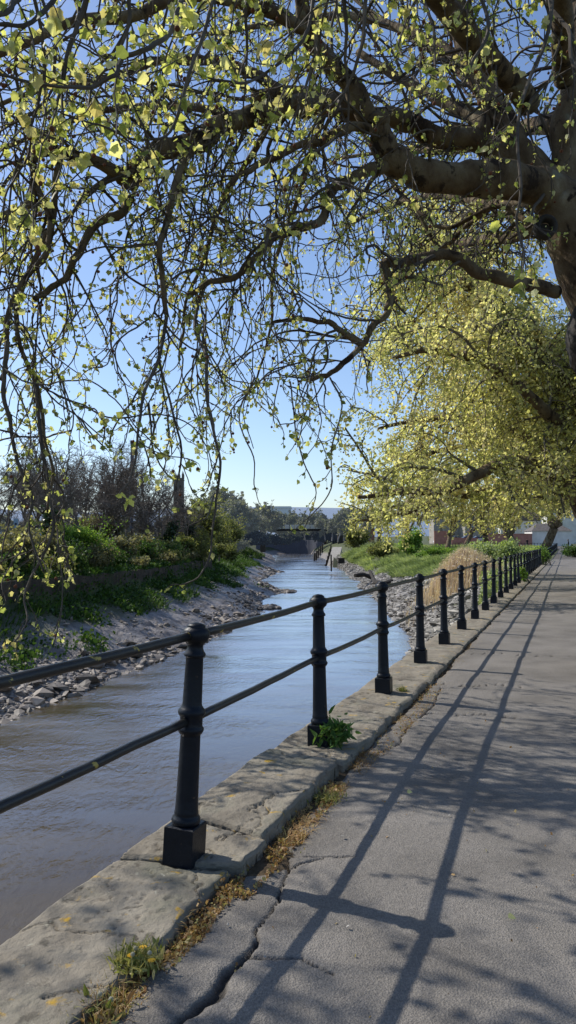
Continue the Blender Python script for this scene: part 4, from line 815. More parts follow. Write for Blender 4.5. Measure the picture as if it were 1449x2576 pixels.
plant(ivyp, 128, 52, .8, .4, 'dark ivy clad tree trunk left of the bright green shrub'); plant(ivyp, 412, 74, .85, 2.0, 'dark ivy clad tree under the church tower'); plant(ivyp, 470, 84, .9, 3.0, 'ivy clad tree right of the church tower beside budding trees')
plant(ivyp, -30, 58, .95, 4.2, 'dark evergreen ivy tree at the far left picture edge')
for i, (x, Yq, s_, lb) in enumerate([(497, 92, 1.25, 'pale green budding tree right of the church tower'), (528, 104, 1.15, 'grey green budding tree leaning over the grassy bank'), (552, 120, 1.25, 'rounded grey budding tree further along the left bank'), (568, 140, 1.3, 'budding tree at the bend of the left bank'), (515, 84, .8, 'low budding tree above the green bank')]): plant(wil, x, Yq, s_, i * 2.1, lb)

# far tree line across the bend
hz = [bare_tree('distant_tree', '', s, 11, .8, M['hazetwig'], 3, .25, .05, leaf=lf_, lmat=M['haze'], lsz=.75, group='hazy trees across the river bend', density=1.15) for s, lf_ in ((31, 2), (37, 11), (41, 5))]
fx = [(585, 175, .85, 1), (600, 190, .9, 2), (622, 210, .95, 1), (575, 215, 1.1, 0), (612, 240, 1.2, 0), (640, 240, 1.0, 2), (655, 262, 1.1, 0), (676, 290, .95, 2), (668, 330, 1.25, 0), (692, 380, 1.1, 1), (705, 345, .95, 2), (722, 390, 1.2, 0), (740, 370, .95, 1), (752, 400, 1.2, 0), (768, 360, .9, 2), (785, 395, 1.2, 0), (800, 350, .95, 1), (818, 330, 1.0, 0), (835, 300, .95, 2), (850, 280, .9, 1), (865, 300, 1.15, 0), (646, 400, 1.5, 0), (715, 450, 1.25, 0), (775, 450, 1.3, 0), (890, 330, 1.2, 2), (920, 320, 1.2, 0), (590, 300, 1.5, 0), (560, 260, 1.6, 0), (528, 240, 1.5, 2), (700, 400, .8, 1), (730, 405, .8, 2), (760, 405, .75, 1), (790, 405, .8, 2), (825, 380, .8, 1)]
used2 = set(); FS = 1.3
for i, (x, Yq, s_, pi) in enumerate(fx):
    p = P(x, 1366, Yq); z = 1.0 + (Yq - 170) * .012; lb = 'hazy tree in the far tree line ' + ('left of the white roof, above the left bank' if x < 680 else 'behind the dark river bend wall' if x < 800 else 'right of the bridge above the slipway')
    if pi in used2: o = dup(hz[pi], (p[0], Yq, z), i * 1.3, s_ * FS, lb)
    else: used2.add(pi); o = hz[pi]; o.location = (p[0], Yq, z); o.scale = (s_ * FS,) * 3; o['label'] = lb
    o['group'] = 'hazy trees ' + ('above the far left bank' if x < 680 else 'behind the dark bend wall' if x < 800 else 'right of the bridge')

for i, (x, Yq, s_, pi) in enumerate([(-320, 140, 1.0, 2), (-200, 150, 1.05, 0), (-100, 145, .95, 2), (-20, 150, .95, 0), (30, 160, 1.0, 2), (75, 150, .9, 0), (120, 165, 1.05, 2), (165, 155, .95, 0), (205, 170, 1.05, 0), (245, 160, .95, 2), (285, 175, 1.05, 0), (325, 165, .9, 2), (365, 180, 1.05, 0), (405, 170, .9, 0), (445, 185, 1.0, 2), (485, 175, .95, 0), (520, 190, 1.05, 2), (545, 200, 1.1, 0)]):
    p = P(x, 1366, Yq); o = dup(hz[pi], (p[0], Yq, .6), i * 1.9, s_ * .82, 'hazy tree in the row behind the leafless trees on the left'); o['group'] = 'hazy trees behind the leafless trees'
# ---------------------------------------------------------------- shrubs
def shrub(name, label, c, rad, n, mat, lsz, seed, group=None, stems=10, shape=KITE, lobes=9):
    global rng
    keep = rng; rng = np.random.default_rng(seed); c = np.array(c, float); rad = np.array(rad, float)
    root = thing(name, label, 'shrub', c, group=group); lf, st = MB(), MB(); pos, tn = [], []
    for i in range(lobes):
        a = rng.uniform(0, 2 * PI); q = c + rad * np.array((math.cos(a) * rng.uniform(.2, .75), math.sin(a) * rng.uniform(.2, .75), rng.uniform(.35, .95))); r = rad * rng.uniform(.3, .5) * np.array((1, 1, .8)); m = n // lobes
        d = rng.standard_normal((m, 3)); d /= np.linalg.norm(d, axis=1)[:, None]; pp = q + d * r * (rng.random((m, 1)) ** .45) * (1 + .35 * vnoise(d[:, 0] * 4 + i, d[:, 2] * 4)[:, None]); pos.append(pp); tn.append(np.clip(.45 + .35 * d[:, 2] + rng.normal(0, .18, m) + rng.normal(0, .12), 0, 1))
        st.tube(spline([c + rng.normal(0, .15, 3) * (1, 1, 0) - (0, 0, .1), (c + q) / 2 + rng.normal(0, .1, 3), q + r * (0, 0, .5)], 4), np.linspace(.03, .01, 9), 4)
    if rad[2] > .8:
        for i in range(26):
            a = rng.uniform(0, 2 * PI); e = c + rad * np.array((math.cos(a) * rng.uniform(.3, 1.15), math.sin(a) * rng.uniform(.3, 1.0), rng.uniform(.6, 1.35))); pp = spline([c + rng.normal(0, .3, 3) * (1, 1, 0), (c + e) / 2 + rng.normal(0, .2, 3), e], 4); st.tube(pp, np.linspace(.022, .008, 9) * (.6 + c[1] / 120), 3)
            m = 30; pos.append(pp[rng.integers(4, 9, m)] + rng.normal(0, .16, (m, 3))); tn.append(rng.random(m) * .8)
    pos = np.concatenate(pos); tn = np.concatenate(tn); k = pos[:, 2] > c[2] - .2; leaves(lf, pos[k], rng.uniform(.6, 1.2, k.sum()) * lsz, shape, .1, tint=tn[k])
    obj('stems', st, M['baretwig'], root); obj('foliage', lf, mat, root); rng = keep; return root
def onleft(x, Yq): p = P(x, 1366, Yq); return (p[0], Yq, zgl(p[0], Yq))
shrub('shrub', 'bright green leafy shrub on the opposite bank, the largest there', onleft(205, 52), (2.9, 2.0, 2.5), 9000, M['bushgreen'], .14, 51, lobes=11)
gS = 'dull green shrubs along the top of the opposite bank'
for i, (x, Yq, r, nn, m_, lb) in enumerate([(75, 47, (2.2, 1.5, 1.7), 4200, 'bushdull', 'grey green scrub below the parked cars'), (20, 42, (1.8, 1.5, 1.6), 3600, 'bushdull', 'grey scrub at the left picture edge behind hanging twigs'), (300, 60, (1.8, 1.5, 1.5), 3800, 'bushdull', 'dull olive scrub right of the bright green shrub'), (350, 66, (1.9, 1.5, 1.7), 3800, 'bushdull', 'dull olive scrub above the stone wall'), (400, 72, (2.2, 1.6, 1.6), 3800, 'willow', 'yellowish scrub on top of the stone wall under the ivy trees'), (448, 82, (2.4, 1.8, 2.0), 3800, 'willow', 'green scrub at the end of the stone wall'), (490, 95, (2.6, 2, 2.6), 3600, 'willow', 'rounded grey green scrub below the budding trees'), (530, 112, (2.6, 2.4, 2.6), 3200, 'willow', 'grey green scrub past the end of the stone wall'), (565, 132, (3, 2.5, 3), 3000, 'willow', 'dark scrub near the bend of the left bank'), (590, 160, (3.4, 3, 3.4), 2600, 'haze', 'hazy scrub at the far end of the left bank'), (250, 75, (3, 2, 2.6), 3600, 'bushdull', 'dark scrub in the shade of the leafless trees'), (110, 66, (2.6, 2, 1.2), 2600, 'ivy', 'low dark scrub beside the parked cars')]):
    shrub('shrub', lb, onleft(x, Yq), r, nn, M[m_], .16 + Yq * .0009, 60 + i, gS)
for i in range(16):
    x = 588 + 21 * i; Yq = 190 + 16 * min(i, 13); p = P(x, 1366, Yq)
    if 715 < x < 800: Yq = 424
    elif x >= 800: Yq = 350
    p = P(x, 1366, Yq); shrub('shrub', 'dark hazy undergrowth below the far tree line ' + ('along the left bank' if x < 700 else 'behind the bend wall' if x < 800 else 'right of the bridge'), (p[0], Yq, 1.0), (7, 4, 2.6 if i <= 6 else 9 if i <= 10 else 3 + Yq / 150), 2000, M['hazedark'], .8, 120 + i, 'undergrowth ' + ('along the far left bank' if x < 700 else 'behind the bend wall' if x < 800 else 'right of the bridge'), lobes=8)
for i in range(24):
    Yq = 35 + 2.5 * i + rng.uniform(-.8, .8); s = rng.uniform(8.2, 10.0); X = float(XL(Yq)) - s
    shrub('shrub', 'low tangled scrub growing along the top of the stone wall', (X, Yq, zgl(X, Yq) - .1), (rng.uniform(.9, 1.5), rng.uniform(1.2, 2), rng.uniform(.7, 1.6)), 1500, M[('bushdull', 'willow', 'bankveg')[i % 3]], .13 + Yq * .0006, 200 + i, 'scrub along the top of the stone wall', lobes=7)
# right bank shrubs
gR = 'shrubs on the right bank'
def onright(x, Yq, dz=0): p = P(x, 1366, Yq); return (p[0], Yq, float(zr(np.array(p[0]), np.array(Yq))) + dz)
shrub('shrub', 'rounded grey green shrub between the reeds and the railing', onright(1248, 64), (2.6, 2.2, 2.2), 6500, M['grass'], .17, 81, gR, lobes=14)
shrub('shrub', 'dark green shrub on the green bank under the yellow leaves', onright(1030, 135), (2.2, 2, 4.2), 3600, M['bushgreen'], .32, 82, gR)
shrub('shrub', 'yellow green low shrub on top of the green bank left of the bar fence', onright(1090, 118), (3.6, 2.5, 1.6), 4200, M['bushgreen'], .24, 83, gR)
shrub('shrub', 'grey green shrub at the top of the slipway', onright(900, 190), (4.5, 4, 4.5), 3400, M['willow'], .42, 84, gR)
shrub('shrub', 'dull green shrub above the middle of the green bank', onright(960, 150), (3.6, 3, 2.8), 3400, M['willow'], .34, 86, gR)
shrub('shrub', 'low blue green shrub at the right edge of the far plaza', (P(1452, 1366, 80)[0], 80, .0), (1.7, 2.2, 1.0), 4200, M['bankveg'], .17, 85)
for i, (u0, r, lb) in enumerate([(27.5, .34, 'small green weed plant growing at the foot of a distant railing post'), (52, .5, 'dark green weed clump at the railing corner')]):
    x, y = UW(u0, .1); shrub('weed_plant', lb, (x, y, float(groundz(y)) + .04), (r, r, r * 1.7), 500, M['bushgreen'], .09, 90 + i, lobes=6)['category'] = 'weed'

# ---------------------------------------------------------------- hills, bridge, bend
xs = np.linspace(-3500, 3500, 200); ds = np.array([1800., 2300., 2700., 3400.]); A, B = np.meshgrid(xs, ds, indexing='ij')
hgt = 122 + 22 * fbm(A * .0015, A * 0 + 2, 4); Z = np.select([B < 1900, B < 2500, B < 3000], [B * 0, hgt * .7, hgt], hgt * .8)
mb = MB(); mb.grid(np.stack([A, B, Z], -1)[:, ::-1]); tag(obj('hills', mb, M['hills'], smooth=True), kind='structure')
wh = thing('warehouse', 'long white roofed building on the skyline above the far trees', 'building', (*P(688, 1284, 900),)); mb = MB(); q = P(688, 1290, 900); mb.box(q + (0, 0, 1.), (42, 12, 8)); obj('wall', mb, M['farwhite'], wh); mb = MB(); mb.prism([(-22, 5.003), (22, 5.003), (21, 7.5), (-21, 7.5)], q, 13); obj('roof', mb, M['farwhite'], wh)
# dark wall and bridge at the bend
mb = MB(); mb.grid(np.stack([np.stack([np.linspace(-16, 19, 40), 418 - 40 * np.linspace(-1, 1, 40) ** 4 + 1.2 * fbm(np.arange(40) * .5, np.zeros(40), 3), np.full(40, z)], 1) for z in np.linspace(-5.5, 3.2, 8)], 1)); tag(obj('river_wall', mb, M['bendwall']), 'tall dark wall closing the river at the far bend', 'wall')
br = thing('bridge', 'pale panelled bridge parapet crossing above the far river bend', 'bridge', (4, 330, 5))
mb = MB(); mb.box((6, 330, 7.35), (34, .5, .7)); mb.box((6, 331, 6.9), (34, 5, .25)); obj('deck', mb, M['timber'], br)
pan = None
for i in range(15):
    mb = MB()
    if pan is None: mb.box((0, 0, .9), (1.9, .12, 1.8)); pan = obj('parapet_panel', mb, M['parapet'], br); pan.data.transform(__import__('mathutils').Matrix.Translation(br.location)); o = pan
    else: o = pan.copy(); COL.objects.link(o); o.parent = br
    o.location = Vector((-9.5 + 2.25 * i, 329.6, 7.75)) - br.location
for x in (-11, 23):
    mb = MB(); mb.box((x, 332, 2.2), (2.2, 6, 9.3)); obj('abutment', mb, M['wallstone'], br)
# church tower
c = np.array((P(449, 1366, 400)[0], 400., 3.)); ct = thing('church_tower', 'brown stone church tower with a crown of pinnacles above the leafless trees', 'church tower', c)
zt = P(449, 1203, 400)[2] - c[2]; mb = MB(); mb.box(c + (0, 0, zt / 2), (5.0, 5.0, zt)); mb.box(c + (0, 0, zt - 1), (5.4, 5.4, .4)); tw_ = obj('shaft', mb, M['tower'], ct)
for dx in (-1, 1):
    mb = MB(); mb.prism([(-.5, 0), (.5, 0), (.5, 3.4), (0, 4.3), (-.5, 3.4)], c + (dx * 1.1, -2.51, zt - 8), .12); obj('belfry_window', mb, M['timber'], ct)
for dx in (-2.2, -.75, .75, 2.2):
    for dy in (-2.2, 2.2):
        if abs(dx) < 1 and dy > 0: continue
        mb = MB(); h = 4.2 if abs(dx) > 1 else 2.8; mb.lathe([(.42, 0), (.42, h * .45), (.5, h * .47), (.34, h * .52), (.03, h)], 6, c + (dx, dy, zt - .2)); obj('pinnacle', mb, M['tower'], ct)
# dark mast
c = np.array((P(331, 1366, 150)[0], 150., 1.5)); ms = thing('mast', 'slim dark blue sectioned mast rising above the leafless trees', 'mast', c); zt = P(331, 1108, 150)[2] - c[2]
mb = MB(); mb.tube([c, c + (0, 0, zt)], .36, 10); obj('shaft', mb, M['mast'], ms)
for k in range(6):
    mb = MB(); mb.tube([c + (0, 0, zt - .2 - k * 2.3), c + (0, 0, zt - .55 - k * 2.3)], .46, 10); obj('collar', mb, M['timber'], ms)

# ---------------------------------------------------------------- right background: walls, house, lamp, cars
Yw = 185; gz = float(groundz(Yw))
def wx(x, Yq=Yw): return float(P(x, 1366, Yq)[0])
mb = MB(); mb.box(((wx(1222) + wx(1338)) / 2, Yw, gz + 1.45), (wx(1338) - wx(1222), .35, 2.95)); mb.box(((wx(1222) + wx(1338)) / 2, Yw, gz + 2.97), (wx(1338) - wx(1222), .5, .14)); tag(obj('boundary_wall', mb, M['brick']), 'tall pinkish red wall behind the jogger', 'wall')
mb = MB(); mb.box(((wx(1150) + wx(1218)) / 2, Yw + 6, gz + 1.0), (wx(1218) - wx(1150), .35, 2.2)); tag(obj('boundary_wall', mb, M['brick']), 'low red wall in front of the parked cars', 'wall')
mb = MB(); mb.box(((wx(1108) + wx(1146)) / 2, Yw + 8, gz + 1.9), (wx(1146) - wx(1108), .35, 3.9)); tag(obj('boundary_wall', mb, M['brick']), 'tall red wall at the left end behind the far road', 'wall')
hb = thing('outbuilding', 'low white building with a hipped grey slate roof beside the red wall', 'building', (wx(1390), Yw + 3, gz))
x0, x1 = wx(1339), wx(1438)
mb = MB(); mb.box(((x0 + x1) / 2, Yw + 3, gz + 1.75), (x1 - x0, 6, 3.9)); obj('wall', mb, M['white'], hb)
mb = MB(); w_ = (x1 - x0) / 2 + .25; V = np.array([(-w_, -3.3, 3.703), (w_, -3.3, 3.703), (w_, 3.3, 3.703), (-w_, 3.3, 3.703), (-w_ + 2.4, 0, 5.6), (w_ - 2.4, 0, 5.6)]) + np.array(((x0 + x1) / 2, Yw + 3, gz)); mb.add(V, [np.array([(0, 1, 5, 4), (2, 3, 4, 5)]), np.array([(1, 2, 5), (3, 0, 4)]), np.array([(3, 2, 1, 0)])]); obj('roof', mb, M['slate'], hb)
def house(x, Yq, w, h, label, mat='white', nwin=2):
    c = np.array((wx(x, Yq), Yq, float(groundz(Yq)))); r = thing('house', label, 'house', c, group='houses behind the far plane trees'); mb = MB(); mb.box(c + (0, 0, h / 2), (w, 8, h)); wl = obj('wall', mb, M[mat], r)
    mb = MB(); mb.prism([(-w / 2 - .3, h + .003), (w / 2 + .3, h + .003), (w / 2 - 1, h + 2.4), (-w / 2 + 1, h + 2.4)], c, 8.6); rf = obj('roof', mb, M['slate'], r); mb = MB(); mb.box(c + (w / 4, 0, h + 2.6), (.9, .9, 1.8)); obj('chimney', mb, M['brick'], rf)
    for i in range(nwin):
        for k in range(int(h // 3)):
            q = c + (-w / 2 + w * (i + .5) / nwin, -4.03, 1.7 + 3 * k); mb = MB(); mb.box(q, (1.2, .10, 1.5)); f = obj('window', mb, M['farwhite'], r); mb = MB(); mb.box(q - (0, .04, 0), (1.0, .07, 1.3)); obj('pane', mb, M['glass'], f)
house(1418, 225, 12, 10, 'tall pale house seen through leaves above the white building'); house(1362, 235, 11, 8, 'pale house behind the forked plane trunk'); house(1300, 232, 12, 7, 'pale house behind the red wall'); house(1215, 238, 13, 7, 'pale house above the parked cars', 'concrete', 3); house(1140, 245, 14, 8, 'grey house at the left end of the far road', 'concrete', 3)
house(925, 330, 5, 12, 'orange brick gable behind the yellow leaves over the slipway', 'brick', 1)
# street lamps
def lamp(x, Yq, h, label):
    c = np.array((wx(x, Yq), Yq, float(groundz(Yq)))); r = thing('street_lamp', label, 'street lamp', c); mb = MB(); mb.lathe([(.09, 0), (.09, .9), (.055, 1.0), (.045, h - .3), (.07, h - .25), (.07, h - .2)], 10, c); obj('post', mb, M['iron'], r); mb = MB(); mb.lathe([(.22 * math.sin(t) + .001, -.26 * math.cos(t)) for t in np.linspace(0.1, PI - .05, 9)], 12, c + (0, 0, h)); obj('lamp_globe', mb, M['lamp'], r, True)
lamp(1387, 172, 4.1, 'street lamp with a white globe in front of the white building'); lamp(1268, 150, 5.5, 'slim dark street lamp left of the leaning plane trunk')
# people
def person(label, c, heading, pose, mats=('darkcloth', 'darkcloth')):
    c = np.array(c, float); r = thing('person', label, 'person', c, heading, abs_=False)
    if pose == 'run': J = dict(hip=(0, 0, .93), waist=(0, .03, 1.1), chest=(0, .07, 1.36), neck=(0, .09, 1.5), head=(0, .12, 1.64), ls=(-.19, .07, 1.42), rs=(.19, .07, 1.42), le=(-.27, -.12, 1.2), lh=(-.2, .08, 1.08), re=(.27, .14, 1.16), rh=(.16, .34, 1.25), lk=(-.1, .25, .58), lf=(-.1, .08, .17), lt=(-.1, .24, .1), rk=(.1, .0, .48), rf=(.1, -.12, .06), rt=(.1, .1, .03))
    else: J = dict(hip=(0, 0, .95), waist=(0, 0, 1.1), chest=(0, .0, 1.36), neck=(0, .02, 1.5), head=(0, .05, 1.64), ls=(-.19, 0, 1.42), rs=(.19, 0, 1.42), le=(-.25, -.03, 1.13), lh=(-.24, .08, .88), re=(.25, .0, 1.13), rh=(.2, .18, .98), lk=(-.1, .03, .5), lf=(-.1, .0, .08), lt=(-.1, .17, .04), rk=(.1, .02, .5), rf=(.11, -.03, .08), rt=(.11, .14, .04))
    N_ = list(J); E = [('hip', 'waist'), ('waist', 'chest'), ('chest', 'neck'), ('neck', 'head'), ('chest', 'ls'), ('ls', 'le'), ('le', 'lh'), ('chest', 'rs'), ('rs', 're'), ('re', 'rh'), ('hip', 'lk'), ('lk', 'lf'), ('lf', 'lt'), ('hip', 'rk'), ('rk', 'rf'), ('rf', 'rt')]
    rad = dict(hip=.15, waist=.135, chest=.155, neck=.055, head=.11, ls=.07, rs=.07, le=.045, re=.045, lh=.035, rh=.035, lk=.065, rk=.065, lf=.045, rf=.045, lt=.035, rt=.035)
    me = bpy.data.meshes.new('body'); me.from_pydata([J[k] for k in N_], [(N_.index(a), N_.index(b)) for a, b in E], []); o = bpy.data.objects.new('body', me); COL.objects.link(o); o.parent = r; me.materials.append(M[mats[0]])
    o.modifiers.new('skin', 'SKIN'); s = o.modifiers.new('sub', 'SUBSURF'); s.levels = s.render_levels = 2
    for i, k in enumerate(N_): me.skin_vertices[0].data[i].radius = (rad[k],) * 2
    me.skin_vertices[0].data[0].use_root = True
    h = np.array(J['head']); mb = MB(); mb.lathe([(.105 * math.sin(t) + .001, -.125 * math.cos(t)) for t in np.linspace(.9, PI, 8)], 12, h + (0, -.03, .03)); obj('hair', mb, M['timber'], r, True)
    mb = MB(); mb.lathe([(.085 * math.sin(t) + .001, -.11 * math.cos(t)) for t in np.linspace(.05, PI - .05, 9)], 12, h + (0, .05, 0)); mb.add(h + np.array([(-.018, .13, -.02), (.018, .13, -.02), (0, .16, -.015), (0, .13, .03)]), [np.array([(0, 1, 2), (1, 3, 2), (3, 0, 2)])]); obj('face', mb, M['skin'], r, True)
person('jogger in dark clothing running in front of the red wall', (wx(1326, 172), 172, groundz(172)), 2.9, 'run'); person('person in dark clothing standing near the low shrub at the right edge', (wx(1430, 130), 130, groundz(130)), 1.2, 'stand')
# cars
def car(label, loc, rz, col, group, tall=1.0):
    r = thing('parked_car', label, 'car', loc, rz, group, abs_=False); paint = plain('car_paint', col, .3, .6, bump=0)
    mb = MB(); prof_ = [(-2.1, .35), (-2.12, .75), (-1.95, .95), (-1.0, 1.0), (1.3, 1.02), (2.0, .95), (2.1, .7), (2.08, .35)]; mb.prism(prof_, (0, 0, 0), 1.7); obj('body', mb, paint, r)
    mb = MB(); b = np.array([(-1.15, -.8, 1.003), (1.65, -.8, 1.023), (1.65, .8, 1.023), (-1.15, .8, 1.003), (-.35, -.66, 1.45 * tall), (1.15, -.66, 1.47 * tall), (1.15, .66, 1.47 * tall), (-.35, .66, 1.45 * tall)]); mb.add(b, [np.array([(0, 1, 5, 4), (1, 2, 6, 5), (2, 3, 7, 6), (3, 0, 4, 7)])]); obj('window', mb, M['glass'], r)
    mb = MB(); mb.prism([(-.42, 1.445 * tall), (1.2, 1.465 * tall), (1.1, 1.53 * tall), (-.25, 1.51 * tall)], (0, 0, 0), 1.38); obj('roof', mb, paint, r)
    for x in (-1.3, 1.3):
        for y in (-.76, .76):
            mb = MB(); mb.tube([(x, y - .1, .32), (x, y + .1, .32)], .32, 16); wv = obj('wheel', mb, M['black'], r); mb = MB(); mb.tube([(x, y - .115, .32), (x, y + .115, .32)], .18, 10); obj('hub', mb, M['lamp'], wv)
    for y in (-.6, .6):
        mb = MB(); mb.box((-2.1, y, .72), (.06, .3, .16)); obj('headlight', mb, M['lamp'], r); mb = MB(); mb.box((2.07, y, .78), (.08, .28, .16)); obj('tail_light', mb, M['red'], r)
    return r
for x, Yq, rz, col, lb in [(120, 64, .25, (.35, .45, .58), 'pale blue parked car left of the ivy clad trunk'), (58, 66, .2, (.55, .56, .58), 'silver parked car at the far left behind twigs'), (95, 70, .2, (.10, .02, .03), 'dark red parked car behind the pale blue one'), (278, 84, .3, (.6, .6, .62), 'white parked car right of the bright green shrub')]:
    q = base_at(x, Yq); car(lb, (q[0], q[1], q[2] + (.35 if x < 200 else .5)), rz, col, 'cars parked beyond the opposite bank')
for x, Yq, rz, col, lb in [(1172, 196, .1, (.12, .2, .3), 'dark blue car behind the low red wall'), (1200, 197, .1, (.5, .5, .5), 'silver car behind the low red wall'), (1256, 198, .2, (.03, .15, .17), 'teal car roof seen above the red wall'), (1110, 205, .5, (.6, .6, .6), 'pale car on the road left of the red walls')]:
    car(lb, (wx(x, Yq), Yq, float(groundz(Yq)) + (.9 if x > 1112 else .2)), rz, col, 'cars parked behind the red walls')
# sign on the left
q = base_at(40, 60); sg = thing('road_sign', 'small upright pale blue sign on a post behind the left bank scrub', 'sign', q); zq = P(40, 1316, 60)[2]; mb = MB(); mb.tube([q, (q[0], q[1], zq)], .04, 6); obj('post', mb, M['iron'], sg); mb = MB(); mb.box((q[0], q[1] - .06, zq), (.36, .04, .72)); bd = obj('board', mb, M['sign'], sg); mb = MB(); aa = np.linspace(0, 2 * PI, 20)[:-1]; mb.add(np.stack([q[0] + .11 * np.cos(aa), np.full(19, q[1] - .086), zq - .08 + .11 * np.sin(aa)], 1), [np.arange(19)[None]]); obj('symbol', mb, M['mast'], bd)
# red panel hung on the bar fence
Yq = 106; q = np.array((RX(Yq) - .0, Yq, float(groundz(Yq)))); q[0] = wx(1303, Yq); bp_ = thing('barrier_panel', 'bright red plastic barrier standing by the bar fence', 'barrier', q); mb = MB(); mb.prism([(-.42, .12), (.42, .12), (.42, .9), (.3, 1.0), (-.3, 1.0), (-.42, .9)], q, .08); obj('panel', mb, M['red'], bp_)
for dx in (-.3, .3):
    mb = MB(); mb.box(q + (dx, 0, .06), (.12, .5, .12)); obj('foot', mb, M['black'], bp_)
# slipway, piles, board, driftwood
sl = thing('slipway', 'sloping pale concrete slipway with dark timber piles at the far right bank', 'slipway', (XR(205), 205, WZ)); 
a0, a1 = P(836, 1424, 200), P(848, 1376, 225); xw = 1.4
mb = MB(); mb.add(np.array([a0 + (-xw, 0, 0), a0 + (xw, 0, 0), a1 + (xw, 0, 0), a1 + (-xw, 0, 0), a0 + (-xw, 0, -2), a0 + (xw, 0, -2), a1 + (xw, 0, -5), a1 + (-xw, 0, -5)]), [np.array([(0, 1, 2, 3), (0, 4, 5, 1), (1, 5, 6, 2), (3, 7, 4, 0), (2, 6, 7, 3)])]); obj('ramp', mb, M['concrete'], sl)
for k in range(6):
    q = a0 + (a1 - a0) * (k / 5) + (-xw - .5, 0, 0); mb = MB(); mb.tube([q + (-.1, 0, -2.2), q + (.1, 0, .5)], .22, 7); obj('pile', mb, M['timber'], sl)
for k in range(5):
    q = P(790 + 5 * k, 1402 - 6 * k, 260 + 8 * k); mb = MB(); mb.tube([q + (0, 0, -2), q + (.3, 0, 1.5)], .3, 6); tag(obj('timber_pile', mb, M['timber']), 'weathered timber pile leaning out of the rubble beyond the slipway', 'pile', 'timber piles beyond the slipway')
q = P(838, 1412, 150); mp_ = thing('mooring_post', 'upright dark post with a pale board leaning on it at the water edge', 'post', q); mb = MB(); mb.tube([q + (-.35, 0, -2), q + (-.4, 0, 1.3)], .16, 7); obj('post', mb, M['timber'], mp_); mb = MB(); mb.prism([(-.3, -1.2), (.65, -1.2), (.55, .3), (.2, .5), (-.15, .9)], q + (.25, 0, 0), .15); obj('board', mb, M['paletimber'], mp_)
q = P(858, 1411, 150); mb = MB(); mb.box(q, (1.2, .9, 1.0), .2); mb.box(q + (0, -.05, .54), (1.3, 1.0, .1), .2); mb.box(q + (0, -.5, 0), (.12, .12, 1.1), .2); tag(obj('timber_crate', mb, M['timber']), 'small dark slatted crate on the rubble beside the mooring post', 'crate')
for (pts, r, lb) in [([(893, 1448, 100), (915, 1446, 101), (935, 1452, 101)], .30, 'dark timber half buried in the rubble at the waterline'), ([(930, 1436, 92), (938, 1452, 90), (944, 1466, 88)], .22, 'dark timber standing slanted out of the rubble'), ([(944, 1464, 88), (960, 1470, 87), (985, 1464, 88)], .34, 'long dark driftwood log lying on the right rubble bank')]:
    mb = MB(); p = spline([P(*a) for a in pts], 5); mb.tube(p, r * (1 + .25 * fbm(np.arange(len(p)) * .8, np.zeros(len(p)), 2)), 8); tag(obj('driftwood', mb, M['timber'], smooth=False), lb, 'driftwood')

# ---------------------------------------------------------------- foreground plants and litter
def strip_points(u0, u1, n, w0, w1):
    u = rng.uniform(u0, u1, n); w = rng.uniform(w0, w1, n); x, y = UW(u, w); return np.stack([x, y, np.zeros(n)], 1), u, w
mb = MB()
for (u0, u1, n, w0, w1, h, g) in [(-2.2, -.95, 3600, .20, .40, .05, .28), (-1.05, -.45, 700, .24, .38, .04, .35), (.45, 1.7, 1500, .27, .43, .05, .12), (1.6, 2.2, 700, .29, .45, .06, .0), (2.2, 4.4, 1700, .30, .50, .05, .1), (4.4, 9, 1200, .30, .46, .04, .1), (9, 30, 1200, .30, .44, .05, .2)]:
    p, u, w = strip_points(u0, u1, n, w0, w1); k = fbm(u * 3.2, w * 9, 3) > -.02; p = p[k]; p[:, 2] = -.022 + .03 * (w[k] < .27)
    blades(mb, p, rng.uniform(.5, 1.3, len(p)) * h, .0045, rng.uniform(.4, 1.8, len(p)), tint=rng.random(len(p)) * .62 + g * rng.random(len(p)))
tag(obj('dry_grass', mb, M['dry']), kind='stuff')
mb = MB()
for (u0, u1, n, w0, w1) in [(-2.1, -.5, 4200, .23, .38), (-.5, -.05, 500, .25, .36), (-.2, .3, 900, .28, .42), (-.75, -.35, 120, .57, .62), (-1.2, -.7, 260, .56, .61), (.3, 1.6, 1800, .28, .42), (1.6, 6, 1600, .3, .48), (-2.4, 4, 260, .4, 1.9)]:
    p, u, w = strip_points(u0, u1, n, w0, w1); k = fbm(u * 3 + 3, w * 9, 3) > .0; p = p[k]; p[:, 2] = -.012 + .02 * rng.random(len(p)) + .02 * (w[k] < .27); leaves(mb, p, .005 + .013 * rng.random(len(p)) ** 1.6, QUAD, .0, tint=rng.random(len(p)) * .75)
tag(obj('leaf_litter', mb, M['dry']), kind='stuff')
